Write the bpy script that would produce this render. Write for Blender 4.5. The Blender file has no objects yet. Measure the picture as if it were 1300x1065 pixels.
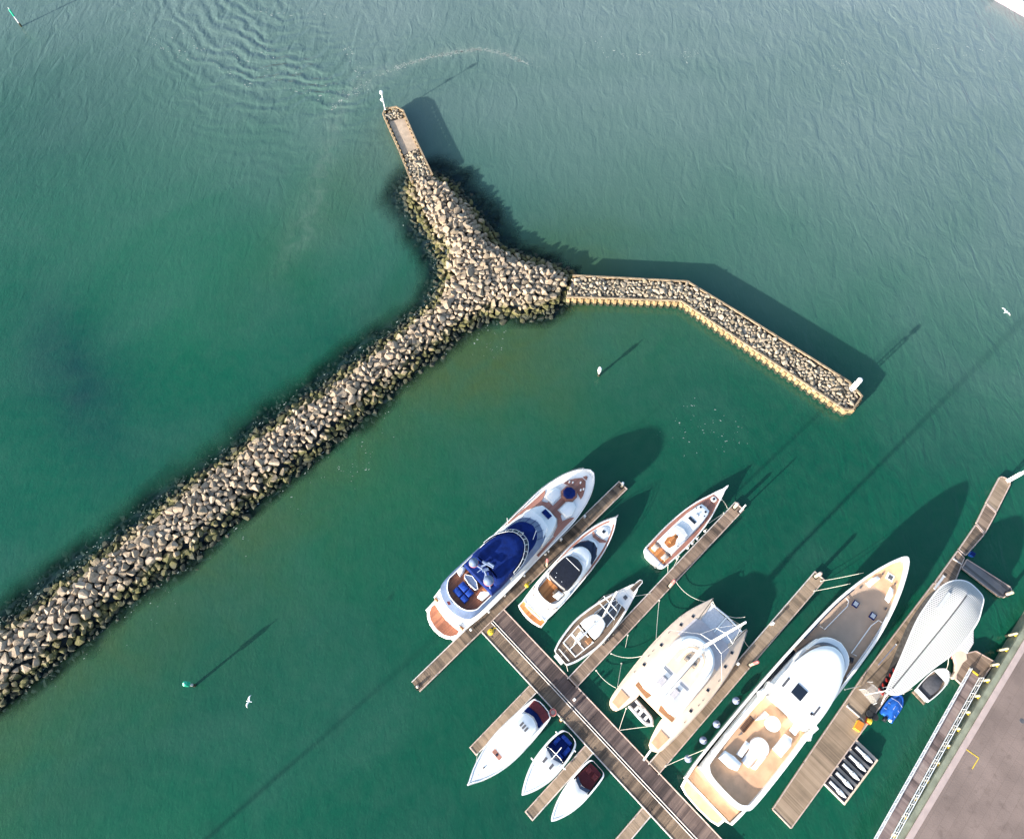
import bpy, math, random
import numpy as np
from mathutils import Vector, Matrix
random.seed(7); RNG = np.random.default_rng(7)
scene = bpy.context.scene
R = math.radians
# ------------------------------------------------------------------ camera
F, PX, PY, H = 920.0, 650.0, 487.5, 105.0
_n = np.array([25, 463, F]); _n = _n / np.linalg.norm(_n)
_W = -_n
_X = np.array([1.0, 0, 0]); _X = _X - _W * _X.dot(_W); _X /= np.linalg.norm(_X)
_Y = np.cross(_W, _X)
RM = np.array([_X, _Y, _W])
def P(x, y, z=0.0):
    """world point at height z that the survey photograph shows at pixel x, y"""
    d = RM @ np.array([x - PX, y - PY, F]); t = (z - H) / d[2]
    return (d[0] * t, d[1] * t, z)
cam = bpy.data.cameras.new('camera'); cam.sensor_width = 36; cam.sensor_fit = 'HORIZONTAL'
cam.lens = 36 * F / 1300; cam.shift_y = -45 / 1300; cam.clip_start = 1; cam.clip_end = 20000
co = bpy.data.objects.new('camera', cam); scene.collection.objects.link(co); scene.camera = co
r_, u_, b_ = RM @ [1, 0, 0], RM @ [0, -1, 0], RM @ [0, 0, -1]
co.matrix_world = Matrix(((r_[0], u_[0], b_[0], 0), (r_[1], u_[1], b_[1], 0), (r_[2], u_[2], b_[2], H), (0, 0, 0, 1)))
# ------------------------------------------------------------------ light
SUN_AZ, SUN_EL = 220.9, 16.0         # azimuth counter-clockwise from +X
w = bpy.data.worlds.new('World'); scene.world = w; w.use_nodes = True
sky = w.node_tree.nodes.new('ShaderNodeTexSky'); sky.sky_type = 'NISHITA'; sky.sun_disc = False
sky.sun_elevation = R(SUN_EL); sky.sun_rotation = R(90 - SUN_AZ); sky.air_density = 1.0; sky.dust_density = 2.0; sky.ozone_density = 1.2
bg = w.node_tree.nodes['Background']; bg.inputs['Strength'].default_value = 0.15
w.node_tree.links.new(sky.outputs[0], bg.inputs[0])
sl = bpy.data.lights.new('sun', 'SUN'); sl.energy = 4.6; sl.angle = R(0.9); sl.color = (1, .95, .88)
so = bpy.data.objects.new('sun', sl); scene.collection.objects.link(so)
sd = Vector((math.cos(R(SUN_AZ)) * math.cos(R(SUN_EL)), math.sin(R(SUN_AZ)) * math.cos(R(SUN_EL)), math.sin(R(SUN_EL))))
so.rotation_euler = sd.to_track_quat('Z', 'Y').to_euler()
scene.view_settings.view_transform = 'Standard'; scene.view_settings.look = 'None'
scene.view_settings.exposure = 1.38; scene.view_settings.gamma = 1
scene.render.resolution_x = 1024; scene.render.resolution_y = 838
COL = scene.collection
# ------------------------------------------------------------------ helpers
def mat(name, col, rough=.5, var=0.0, vs=1.5, bump=0.0, bs=20, metal=0, col2=None, coat=0):
    m = bpy.data.materials.new(name); m.use_nodes = True; nt = m.node_tree; b = nt.nodes['Principled BSDF']
    b.inputs['Base Color'].default_value = (*col, 1); b.inputs['Roughness'].default_value = rough
    b.inputs['Metallic'].default_value = metal; b.inputs['Coat Weight'].default_value = coat
    if var or bump or col2:
        tc = nt.nodes.new('ShaderNodeTexCoord')
        if var or col2:
            n = nt.nodes.new('ShaderNodeTexNoise'); n.inputs['Scale'].default_value = vs; n.inputs['Detail'].default_value = 6
            nt.links.new(tc.outputs['Object'], n.inputs['Vector'])
            rp = nt.nodes.new('ShaderNodeValToRGB'); rp.color_ramp.elements[0].position = .35; rp.color_ramp.elements[1].position = .68
            c2 = col2 or tuple(min(1, c * (1 - var)) for c in col)
            rp.color_ramp.elements[0].color = (*c2, 1); rp.color_ramp.elements[1].color = (*col, 1)
            nt.links.new(n.outputs['Fac'], rp.inputs['Fac']); nt.links.new(rp.outputs['Color'], b.inputs['Base Color'])
        if bump:
            n2 = nt.nodes.new('ShaderNodeTexNoise'); n2.inputs['Scale'].default_value = bs; n2.inputs['Detail'].default_value = 4
            nt.links.new(tc.outputs['Object'], n2.inputs['Vector'])
            bp = nt.nodes.new('ShaderNodeBump'); bp.inputs['Strength'].default_value = bump; bp.inputs['Distance'].default_value = .1
            nt.links.new(n2.outputs['Fac'], bp.inputs['Height']); nt.links.new(bp.outputs['Normal'], b.inputs['Normal'])
    return m
def N(nt, t, **kw):
    n = nt.nodes.new('ShaderNode' + t)
    for k, v in kw.items():
        if hasattr(n, k): setattr(n, k, v)
        else: n.inputs[k].default_value = v
    return n
def plank(name, c1, c2, pitch=.15, axis=0, sect=2.4, dark=.45, rough=.75):
    """boards across (axis 0) or along (axis 1) the object, each board with its own tone"""
    m = bpy.data.materials.new(name); m.use_nodes = True; nt = m.node_tree; L = nt.links; b = nt.nodes['Principled BSDF']
    b.inputs['Roughness'].default_value = rough
    tc = N(nt, 'TexCoord'); sp = N(nt, 'SeparateXYZ'); L.new(tc.outputs['Object'], sp.inputs[0])
    def cell(p):
        d = N(nt, 'Math', operation='DIVIDE'); L.new(sp.outputs[axis], d.inputs[0]); d.inputs[1].default_value = p
        f = N(nt, 'Math', operation='FLOOR'); L.new(d.outputs[0], f.inputs[0])
        wn = N(nt, 'TexWhiteNoise', noise_dimensions='1D'); L.new(f.outputs[0], wn.inputs['W']); return d, wn
    d1, w1 = cell(pitch); d2, w2 = cell(pitch * 3.1); d3, w3 = cell(sect)
    n = N(nt, 'TexNoise'); n.inputs['Scale'].default_value = .55; n.inputs['Detail'].default_value = 5; L.new(tc.outputs['Object'], n.inputs['Vector'])
    def mul(a, k):
        x = N(nt, 'Math', operation='MULTIPLY'); L.new(a, x.inputs[0]); x.inputs[1].default_value = k; return x.outputs[0]
    def add(a, c):
        x = N(nt, 'Math', operation='ADD'); L.new(a, x.inputs[0]); L.new(c, x.inputs[1]); return x.outputs[0]
    s = add(add(mul(w1.outputs['Value'], .22), mul(w2.outputs['Value'], .3)), add(mul(w3.outputs['Value'], .28), mul(n.outputs['Fac'], .55)))
    rp = N(nt, 'ValToRGB'); e = rp.color_ramp.elements; e[0].position = .38; e[1].position = .95
    e[0].color = (*[c * dark for c in c2], 1); e[1].color = (*c1, 1); k = e.new(.62); k.color = (*c2, 1)
    L.new(s, rp.inputs['Fac'])
    fr = N(nt, 'Math', operation='FRACT'); L.new(d1.outputs[0], fr.inputs[0])
    gt = N(nt, 'Math', operation='GREATER_THAN'); L.new(fr.outputs[0], gt.inputs[0]); gt.inputs[1].default_value = .12
    bp = N(nt, 'Bump'); bp.inputs['Strength'].default_value = .6; bp.inputs['Distance'].default_value = .02
    L.new(gt.outputs[0], bp.inputs['Height']); L.new(bp.outputs['Normal'], b.inputs['Normal'])
    L.new(rp.outputs['Color'], b.inputs['Base Color']); return m
M = dict(
 gel=mat('white gelcoat', (.90, .90, .88), .22, .06, .8, coat=.3), cream=mat('cream gelcoat', (.77, .61, .47), .45, .12, 1.2),
 peach=mat('peach deck', (.72, .43, .25), .55, .25, 1.0), hullw=mat('hull white', (.78, .79, .76), .25, .05, .5, coat=.3),
 teak=plank('red teak', (.42, .17, .09), (.30, .11, .06), .12, 1, 3, .7, .6), teako=plank('orange teak', (.62, .27, .09), (.45, .17, .05), .1, 1, 3, .7, .6),
 teakg=plank('weathered teak', (.30, .22, .15), (.2, .14, .1), .1, 1, 3, .6), teakp=plank('pinkish teak', (.42, .20, .15), (.34, .15, .11), .12, 1, 3, .75),
 tan=mat('tan deck', (.47, .33, .235), .7, .12, .7, .15, 30), navy=mat('navy canvas', (.005, .022, .15), .75, .4, 1.5, .35, 3),
 navy2=mat('deep blue canvas', (.008, .022, .13), .6, .35, 1, .3, 3), gblue=mat('grey blue canvas', (.13, .19, .32), .6, .3, 1, .2, 4),
 rblue=mat('royal blue cushions', (.02, .07, .38), .5, .45, 3, .4, 5), bmesh=mat('bright blue cover', (.03, .16, .62), .5, .35, 2.5, .5, 4),
 glass=mat('dark glass', (.012, .018, .03), .08, coat=.5), glassb=mat('blue black glass', (.02, .035, .07), .12, .4, 1.0),
 black=mat('black vinyl', (.012, .014, .025), .45, .5, 4, .4, 6), rub=mat('black rubber', (.015, .015, .016), .7),
 grey=mat('grey nonslip', (.52, .49, .51), .7, .15, 2), lgrey=mat('light grey', (.55, .56, .58), .5, .1, 2), dgrey=mat('dark grey', (.1, .1, .11), .6, .3, 3),
 steel=mat('steel', (.6, .6, .6), .3, metal=.8), brown=mat('brown mat', (.26, .12, .05), .7, .2, 3), red=mat('dark red canvas', (.16, .015, .02), .7, .4, 5, .3, 8),
 bred=mat('bright red', (.55, .03, .02), .5, .3, 4), yel=mat('yellow', (.75, .55, .03), .5, .1), orange=mat('orange', (.85, .25, .03), .5, .3, 5),
 rope=mat('rope', (.62, .6, .5), .8), wood=mat('pale edge timber', (.58, .45, .38), .75, .3, 2), woodw=mat('white edge', (.66, .60, .55), .6, .2, 2),
 pont=plank('pontoon boards', (.29, .205, .145), (.17, .115, .08), dark=.35), pontd=plank('wet dark pontoon boards', (.17, .12, .10), (.075, .05, .045)),
 pontm=plank('mixed pontoon boards', (.25, .175, .115), (.13, .09, .06), dark=.3), ponty=plank('pale pontoon boards', (.34, .25, .175), (.25, .18, .12), dark=.6), pontg=plank('grey pontoon boards', (.2, .19, .19), (.1, .095, .095)),
 flo=mat('float concrete', (.12, .11, .10), .9, .5, 3), conc=mat('concrete', (.40, .33, .28), .85, .25, .8, .2, 12), pave=mat('pink grey paving', (.24, .18, .155), .85, .3, .22, .25, 6),
 kerb=mat('quay coping', (.46, .36, .33), .8, .15, 1), qgreen=mat('algae stained quay wall', (.28, .30, .22), .85, .4, .7, .2, 8), pileg=mat('cream pile', (.46, .41, .28), .6, .2, 3),
 rust=mat('ochre sheet pile', (.34, .26, .14), .8, .35, 1.2, .3, 8, col2=(.20, .12, .055)), tide=mat('weed stained steel', (.035, .04, .022), .9, .5, 3), pinkc=mat('faded red pile cap', (.62, .16, .15), .6, .2, 3),
 green=mat('beacon green', (.02, .42, .26), .4), white=mat('white paint', (.8, .8, .8), .4), skin=mat('gull white', (.85, .85, .85), .7), gwing=mat('gull grey', (.6, .62, .65), .7),
 fend=mat('blue grey fender', (.22, .27, .40), .45, .2, 4), sand=mat('worn concrete slab', (.50, .38, .27), .9, .3, .9, .3, 6), galv=mat('galvanised', (.55, .56, .55), .5, .1, 5),
)
for _n in ('rust',):
    _m = M[_n]; _t = _m.node_tree; _tc = _t.nodes.new('ShaderNodeTexCoord'); _mp = _t.nodes.new('ShaderNodeMapping'); _mp.inputs['Scale'].default_value = (2.5, 2.5, .3); _t.links.new(_tc.outputs['Object'], _mp.inputs[0])
    for _k in _t.nodes:
        if _k.bl_idname == 'ShaderNodeTexNoise' and _k.inputs['Scale'].default_value < 2: _t.links.new(_mp.outputs[0], _k.inputs['Vector'])
for _n in ('navy', 'navy2', 'rblue', 'bmesh'): M[_n].node_tree.nodes['Principled BSDF'].inputs['Specular IOR Level'].default_value = .12
class MB:
    def __init__(s): s.v = []; s.f = []
    def add(s, v, f):
        n = len(s.v); s.v += [tuple(p) for p in v]; s.f += [tuple(i + n for i in q) for q in f]; return s
    def rings(s, rs, cap0=True, cap1=True, closed=True):
        n = len(rs[0]); v = [p for r in rs for p in r]; f = []
        for k in range(len(rs) - 1):
            for i in range(n if closed else n - 1):
                j = (i + 1) % n; f.append((k * n + i, k * n + j, (k + 1) * n + j, (k + 1) * n + i))
        if cap0: f.append(tuple(range(n - 1, -1, -1)))
        if cap1: f.append(tuple((len(rs) - 1) * n + i for i in range(n)))
        return s.add(v, f)
    def prism(s, pts, z0, z1, inset=0.0, round_=0.0):
        rs = [[(x, y, z0) for x, y in pts]]
        if inset or round_:
            top = shrink(pts, inset)
            if round_:
                rs.append([(x, y, z1 - round_) for x, y in shrink(pts, inset * .7)]); top = shrink(pts, inset + round_)
            rs.append([(x, y, z1) for x, y in top])
        else: rs.append([(x, y, z1) for x, y in pts])
        return s.rings(rs)
    def box(s, cx, cy, z0, sx, sy, h, a=0.0, bev=.0):
        c, q = math.cos(a), math.sin(a)
        pts = [(cx + dx * c - dy * q, cy + dx * q + dy * c) for dx, dy in ((-sx / 2, -sy / 2), (sx / 2, -sy / 2), (sx / 2, sy / 2), (-sx / 2, sy / 2))]
        return s.prism(pts, z0, z0 + h, 0, bev)
    def tube(s, path, r, n=6, taper=None):
        rs = []; pp = [Vector(p) for p in path]
        for i, p in enumerate(pp):
            d = (pp[min(i + 1, len(pp) - 1)] - pp[max(i - 1, 0)]).normalized()
            a = d.orthogonal().normalized() if i == 0 else (a - d * a.dot(d)).normalized()
            b = d.cross(a); rr = r if not taper else r + (taper - r) * i / (len(pp) - 1)
            rs.append([tuple(p + (a * math.cos(t) + b * math.sin(t)) * rr) for t in [2 * math.pi * k / n for k in range(n)]])
        return s.rings(rs)
    def lathe(s, prof, cx=0, cy=0, n=16, sx=1, sy=1):
        return s.rings([[(cx + r * sx * math.cos(2 * math.pi * k / n), cy + r * sy * math.sin(2 * math.pi * k / n), z) for k in range(n)] for r, z in prof])
    def dome(s, cx, cy, z, r, h, n=16, sx=1, sy=1):
        return s.lathe([(r, z)] + [(r * math.cos(a), z + h * math.sin(a)) for a in (R(25), R(50), R(72), R(86))], cx, cy, n, sx, sy)
    def mirror(s):
        n = len(s.v); s.v += [(x, -y, z) for x, y, z in s.v[:n]]; s.f += [tuple(i + n for i in reversed(q)) for q in s.f[:]]; return s
    def build(s, name, m, parent=None, smooth=None, loc=None, rz=0):
        me = bpy.data.meshes.new(name); me.from_pydata(s.v, [], s.f); me.materials.append(M[m] if isinstance(m, str) else m)
        import bmesh
        bm = bmesh.new(); bm.from_mesh(me); bmesh.ops.recalc_face_normals(bm, faces=bm.faces); bm.to_mesh(me); bm.free()
        if smooth:
            for p in me.polygons: p.use_smooth = True
            me.set_sharp_from_angle(angle=R(smooth))
        o = bpy.data.objects.new(name, me); COL.objects.link(o)
        if parent: o.parent = parent
        if loc: o.location = loc
        o.rotation_euler = (0, 0, rz); return o
def shrink(pts, d):
    if not d: return list(pts)
    n = len(pts); A = sum(pts[i][0] * pts[(i + 1) % n][1] - pts[(i + 1) % n][0] * pts[i][1] for i in range(n)); sg = 1 if A > 0 else -1; out = []
    for i in range(n):
        a, b, c = pts[i - 1], pts[i], pts[(i + 1) % n]
        def nr(p, q):
            x, y = q[0] - p[0], q[1] - p[1]; l = math.hypot(x, y) or 1e-6; return (-y / l * sg, x / l * sg)
        n1, n2 = nr(a, b), nr(b, c); mx, my = n1[0] + n2[0], n1[1] + n2[1]; l = mx * mx + my * my
        k = 2 / l if l > .4 else 1.5
        k = min(k, 1.2); out.append((b[0] + mx * d * k, b[1] + my * d * k))
    return out
def smooth_line(p, k=4):
    out = []; n = len(p)
    for i in range(n - 1):
        a, b, c, d = p[max(i - 1, 0)], p[i], p[i + 1], p[min(i + 2, n - 1)]
        for j in range(k):
            t = j / k; out.append(tuple(.5 * (2 * b[q] + (c[q] - a[q]) * t + (2 * a[q] - 5 * b[q] + 4 * c[q] - d[q]) * t * t + (3 * b[q] - a[q] - 3 * c[q] + d[q]) * t ** 3) for q in range(len(b))))
    out.append(tuple(p[-1])); return out
def sym(half, k=0):
    """half outline (s, t>=0) from stern to bow or bow to stern, mirrored to a closed one"""
    h = smooth_line(half, k) if k else list(half)
    h = [(a, max(b, 0)) for a, b in h]
    o = [(a, -b) for a, b in reversed(h)]
    full = h + [q for q in o if abs(q[1]) > 1e-4]
    return full
def tag(o, label=None, cat=None, group=None, kind=None):
    for k, v in (('label', label), ('category', cat), ('group', group), ('kind', kind)):
        if v: o[k] = v
    return o
def thing(name, label, cat, loc=(0, 0, 0), rz=0, group=None, kind=None):
    o = bpy.data.objects.new(name, None); COL.objects.link(o); o.empty_display_size = .5
    o.location = loc; o.rotation_euler = (0, 0, rz); return tag(o, label, cat, group, kind)
def copy_tree(o, parent=None):
    c = o.copy(); COL.objects.link(c); c.parent = parent
    for ch in list(o.children): copy_tree(ch, c)
    return c
MA = R(43.4); CU, SU = math.cos(MA), math.sin(MA)
def G(u, v, z=0): return (u * CU - v * SU, u * SU + v * CU, z)    # marina grid: u along the fingers, v across
# ------------------------------------------------------------------ breakwater geometry (traced on the water plane)
up = [(-60, 838), (0, 797), (35, 773), (76, 741), (115, 710), (148, 687), (200, 645), (246, 609), (292, 577), (338, 541), (380, 511), (417, 486), (455, 457), (492, 428), (527, 402), (549, 381), (559, 355), (558, 328), (542, 300), (524, 273), (512, 246), (519, 224)]
rt = [(552, 219), (573, 230), (592, 251), (611, 273), (633, 308), (662, 323), (701, 334), (730, 346), (735, 372), (716, 383), (700, 396), (660, 405), (622, 404), (592, 418), (560, 443), (520, 478), (498, 494), (472, 517), (431, 554), (385, 591), (350, 618), (320, 641), (288, 671), (253, 702), (231, 712), (201, 732), (180, 749), (138, 783), (115, 805), (76, 835), (35, 869), (5, 895), (-60, 946)]
MOUND = np.array([P(x, y, .4)[:2] for x, y in up + rt])
def sdf(pts, poly):
    """signed distance, positive inside"""
    d = np.full(len(pts), 1e9); ins = np.zeros(len(pts), bool); n = len(poly)
    for i in range(n):
        a, b = poly[i], poly[(i + 1) % n]; ab = b - a; t = np.clip(((pts - a) @ ab) / (ab @ ab), 0, 1)
        d = np.minimum(d, np.hypot(*(pts - a - t[:, None] * ab).T))
        c = ((a[1] > pts[:, 1]) != (b[1] > pts[:, 1]))
        with np.errstate(divide='ignore', invalid='ignore'):
            x = (b[0] - a[0]) * (pts[:, 1] - a[1]) / (b[1] - a[1]) + a[0]
        ins ^= c & (pts[:, 0] < x)
    return np.where(ins, d, -d)
def prof(d):   # height of the rock mound against distance in from its foot
    return np.where(d > 0, np.minimum(2.35, .15 + d * .72 - .03 * d * d), d * .55 + .1)
# ------------------------------------------------------------------ water
xs = np.concatenate([-np.geomspace(6000, 160, 14), np.arange(-155, 156, 1.5), np.geomspace(160, 6000, 14)])
ys = np.concatenate([-np.geomspace(6000, 40, 16), np.arange(-36, 196, 1.5), np.geomspace(202, 6000, 14)])
gx, gy = np.meshgrid(xs, ys); pts = np.stack([gx.ravel(), gy.ravel()], 1); nx, ny = len(xs), len(ys)
sd_ = sdf(pts, MOUND)
def gauss(cx, cy, a, lx, ly, z=0):
    c = P(cx, cy, z); dx, dy = pts[:, 0] - c[0], pts[:, 1] - c[1]; ca, sa = math.cos(R(a)), math.sin(R(a))
    return np.exp(-(((dx * ca + dy * sa) / lx) ** 2 + ((-dx * sa + dy * ca) / ly) ** 2))
side = ((pts[:, 0] - MOUND[0][0]) * -math.sin(R(42.4)) + (pts[:, 1] - MOUND[0][1]) * math.cos(R(42.4)))   # >0 sea side
seaside = 1 / (1 + np.exp(-(side - 0) / 3))
wid = 2.2 + 3.9 * seaside - 1.6 * gauss(545, 290, 0, 16, 18)
def wob(p):
    v = 0
    for k, (fx, fy, ph) in enumerate(((.31, .17, 1), (-.22, .41, 2.2), (.63, -.5, .4), (.9, .75, 3.1), (-1.3, .6, 5))): v = v + np.sin(p[:, 0] * fx + p[:, 1] * fy + ph) * (.9 ** k)
    return v * .32
shallow = np.clip(1.8 * (1 + (sd_ + wob(pts)) / wid), 0, 1)
silt = np.exp(-np.maximum(-sd_ - 2, 0) / 10) * (1 - seaside) + .8 * gauss(600, 460, -30, 16, 7) + .35 * gauss(430, 250, 60, 24, 8)
weed = .9 * gauss(95, 480, -55, 17, 6) + .35 * gauss(430, 430, 40, 30, 6) + .3 * gauss(60, 130, 0, 20, 20)
outer = np.clip((pts[:, 1] - 42 + .18 * pts[:, 0]) / 115, 0, 1)  # ramp for the sky reflection painted into the open water colour
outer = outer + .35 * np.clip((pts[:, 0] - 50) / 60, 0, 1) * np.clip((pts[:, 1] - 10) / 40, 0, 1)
wake = gauss(290, 60, -62, 30, 12) * 1.0 + .55 * gauss(480, 90, 0, 22, 10) + gauss(400, 105, -38, 20, 7) * .9 + .5 * gauss(330, 20, -50, 30, 14)
rough_w = np.clip((pts[:, 0] - 20) / 60, 0, 1) * .5 + np.clip((pts[:, 1] - 60) / 80, 0, 1) * .5
far = np.clip((pts[:, 1] - 72 + .35 * pts[:, 0]) / 105, 0, 1)  # second ramp, for the paler painted sky sheen towards the horizon
trail = sum(gauss(x, y, a, 7, 2.2) for x, y, a in ((470, 104, 35), (440, 124, 50), (424, 160, 75), (412, 205, 75), (398, 255, 70), (382, 305, 65))) * .8 + sum(gauss(x, y, a, 8, 1.4) for x, y, a in ((510, 84, 20), (550, 72, 12), (600, 64, 0), (650, 72, -15)))
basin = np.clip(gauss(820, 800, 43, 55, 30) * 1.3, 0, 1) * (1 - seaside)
me = bpy.data.meshes.new('water')
idx = np.arange(nx * ny).reshape(ny, nx)
quads = np.stack([idx[:-1, :-1], idx[:-1, 1:], idx[1:, 1:], idx[1:, :-1]], -1).reshape(-1, 4)
me.from_pydata(np.c_[pts, np.zeros(len(pts))].tolist(), [], quads.tolist())
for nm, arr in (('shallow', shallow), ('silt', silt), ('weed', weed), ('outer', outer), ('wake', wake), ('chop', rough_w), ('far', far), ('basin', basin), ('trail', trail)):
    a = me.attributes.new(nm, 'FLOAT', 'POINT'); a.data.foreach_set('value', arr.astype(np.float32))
wm = bpy.data.materials.new('sea water'); wm.use_nodes = True; nt = wm.node_tree; L = nt.links; b = nt.nodes['Principled BSDF']
def att(n): return N(nt, 'Attribute', attribute_name=n).outputs['Fac']
geo = N(nt, 'NewGeometry')
def mixc(fac, a, c):
    m = N(nt, 'Mix', data_type='RGBA'); 
    if hasattr(fac, 'links'): L.new(fac, m.inputs[0])
    else: m.inputs[0].default_value = fac
    for k, q in ((6, a), (7, c)):
        if hasattr(q, 'links'): L.new(q, m.inputs[k])
        else: m.inputs[k].default_value = (*q, 1)
    return m.outputs[2]
def math_(op, a, c=None, cl=False):
    m = N(nt, 'Math', operation=op); m.use_clamp = cl
    for k, q in enumerate((a, c)):
        if q is None: continue
        if hasattr(q, 'links'): L.new(q, m.inputs[k])
        else: m.inputs[k].default_value = q
    return m.outputs[0]
def noise(scale, detail=4, vec=None, dist=0):
    n = N(nt, 'TexNoise'); n.inputs['Scale'].default_value = scale; n.inputs['Detail'].default_value = detail; n.inputs['Distortion'].default_value = dist
    L.new(vec or geo.outputs['Position'], n.inputs['Vector']); return n.outputs['Fac']
def mapr(v, a, c, o0=0., o1=1.):
    m = N(nt, 'MapRange'); L.new(v, m.inputs[0]); m.inputs[1].default_value = a; m.inputs[2].default_value = c; m.inputs[3].default_value = o0; m.inputs[4].default_value = o1; return m.outputs[0]
WG, WG2, WSKY, WS, WW = (.004, .086, .045), (.004, .066, .042), (.066, .128, .112), (.036, .074, .028), (.005, .040, .038)
big = mapr(noise(.018, 5, dist=.6), .38, .66)
c = mixc(big, WG, WG2)
skyn = math_('ADD', att('outer'), mapr(noise(.03, 6, dist=1.2), .3, .7, -.16, .16), True)
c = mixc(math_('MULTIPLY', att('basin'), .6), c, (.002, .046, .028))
c = mixc(skyn, c, WSKY)  # greyish reflected sky mixed into the base colour
c = mixc(math_('MULTIPLY', att('far'), mapr(noise(.02, 6, dist=1.5), .3, .7, .55, 1.0), True), c, (.170, .222, .220))  # stronger grey-blue sky reflection, also put into the base colour
c = mixc(math_('MULTIPLY', att('silt'), mapr(noise(.12, 6, dist=1), .25, .75, .45, 1.0), True), c, WS)
c = mixc(math_('MULTIPLY', att('weed'), mapr(noise(.2, 6), .3, .7, .5, 1.1), True), c, WW)
c = mixc(math_('MULTIPLY', att('trail'), mapr(noise(.4, 6, dist=.8), .35, .7, .04, .24), True), c, (.19, .235, .20))
c = mixc(mapr(noise(.5, 7, dist=.5), .35, .75, 0, .06), c, (.10, .15, .12))
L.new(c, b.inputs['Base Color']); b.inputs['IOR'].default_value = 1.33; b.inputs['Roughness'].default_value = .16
b.inputs['Specular IOR Level'].default_value = .6
def vmap(rot, sc):
    m = N(nt, 'Mapping'); L.new(geo.outputs['Position'], m.inputs[0]); m.inputs['Rotation'].default_value = (0, 0, R(rot)); m.inputs['Scale'].default_value = sc; return m.outputs[0]
rip0 = math_('ADD', math_('MULTIPLY', noise(1.3, 5, vmap(-35, (1, .6, 1)), .4), .6), math_('MULTIPLY', noise(3.1, 3, vmap(20, (1, .6, 1))), .35))
rip = math_('MULTIPLY', rip0, math_('ADD', math_('MULTIPLY', att('chop'), .22), .32))
swl = math_('MULTIPLY', math_('MULTIPLY', noise(.35, 3, vmap(-50, (1.3, .5, 1)), 1.0), 1.6), math_('ADD', att('chop'), .1))
wv = N(nt, 'TexWave', wave_type='RINGS', rings_direction='SPHERICAL', wave_profile='SIN'); cc = P(395, -40)
mp = N(nt, 'Mapping'); L.new(geo.outputs['Position'], mp.inputs[0]); mp.inputs['Location'].default_value = (-cc[0], -cc[1], 0)
L.new(mp.outputs[0], wv.inputs['Vector']); wv.inputs['Scale'].default_value = .10; wv.inputs['Distortion'].default_value = 14; wv.inputs['Detail'].default_value = 4; wv.inputs['Detail Scale'].default_value = .9
wk = math_('MULTIPLY', math_('MULTIPLY', wv.outputs['Fac'], .5), att('wake'))
bp = N(nt, 'Bump'); bp.inputs['Strength'].default_value = 1; bp.inputs['Distance'].default_value = .22
L.new(math_('ADD', math_('ADD', rip, swl), wk), bp.inputs['Height']); L.new(bp.outputs['Normal'], b.inputs['Normal'])
tr = N(nt, 'BsdfTransparent'); tr.inputs[0].default_value = (.55, .66, .74, 1); mx = N(nt, 'MixShader'); out = nt.nodes['Material Output']
L.new(math_('MULTIPLY', math_('MULTIPLY', att('shallow'), .91), mapr(noise(.35, 5, dist=.8), .3, .55, .85, 1.0), True), mx.inputs[0]); L.new(b.outputs[0], mx.inputs[1]); L.new(tr.outputs[0], mx.inputs[2]); L.new(mx.outputs[0], out.inputs[0])
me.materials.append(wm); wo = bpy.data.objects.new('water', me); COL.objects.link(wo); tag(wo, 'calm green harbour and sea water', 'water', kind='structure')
mb = MB(); mb.add([(-6000, -6000, -5), (6000, -6000, -5), (6000, 6000, -5), (-6000, 6000, -5)], [(0, 1, 2, 3)])
tag(mb.build('seabed', mat('silty seabed', (.03, .05, .04), .9)), 'dark silt seabed below the harbour', 'seabed', kind='structure')
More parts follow.
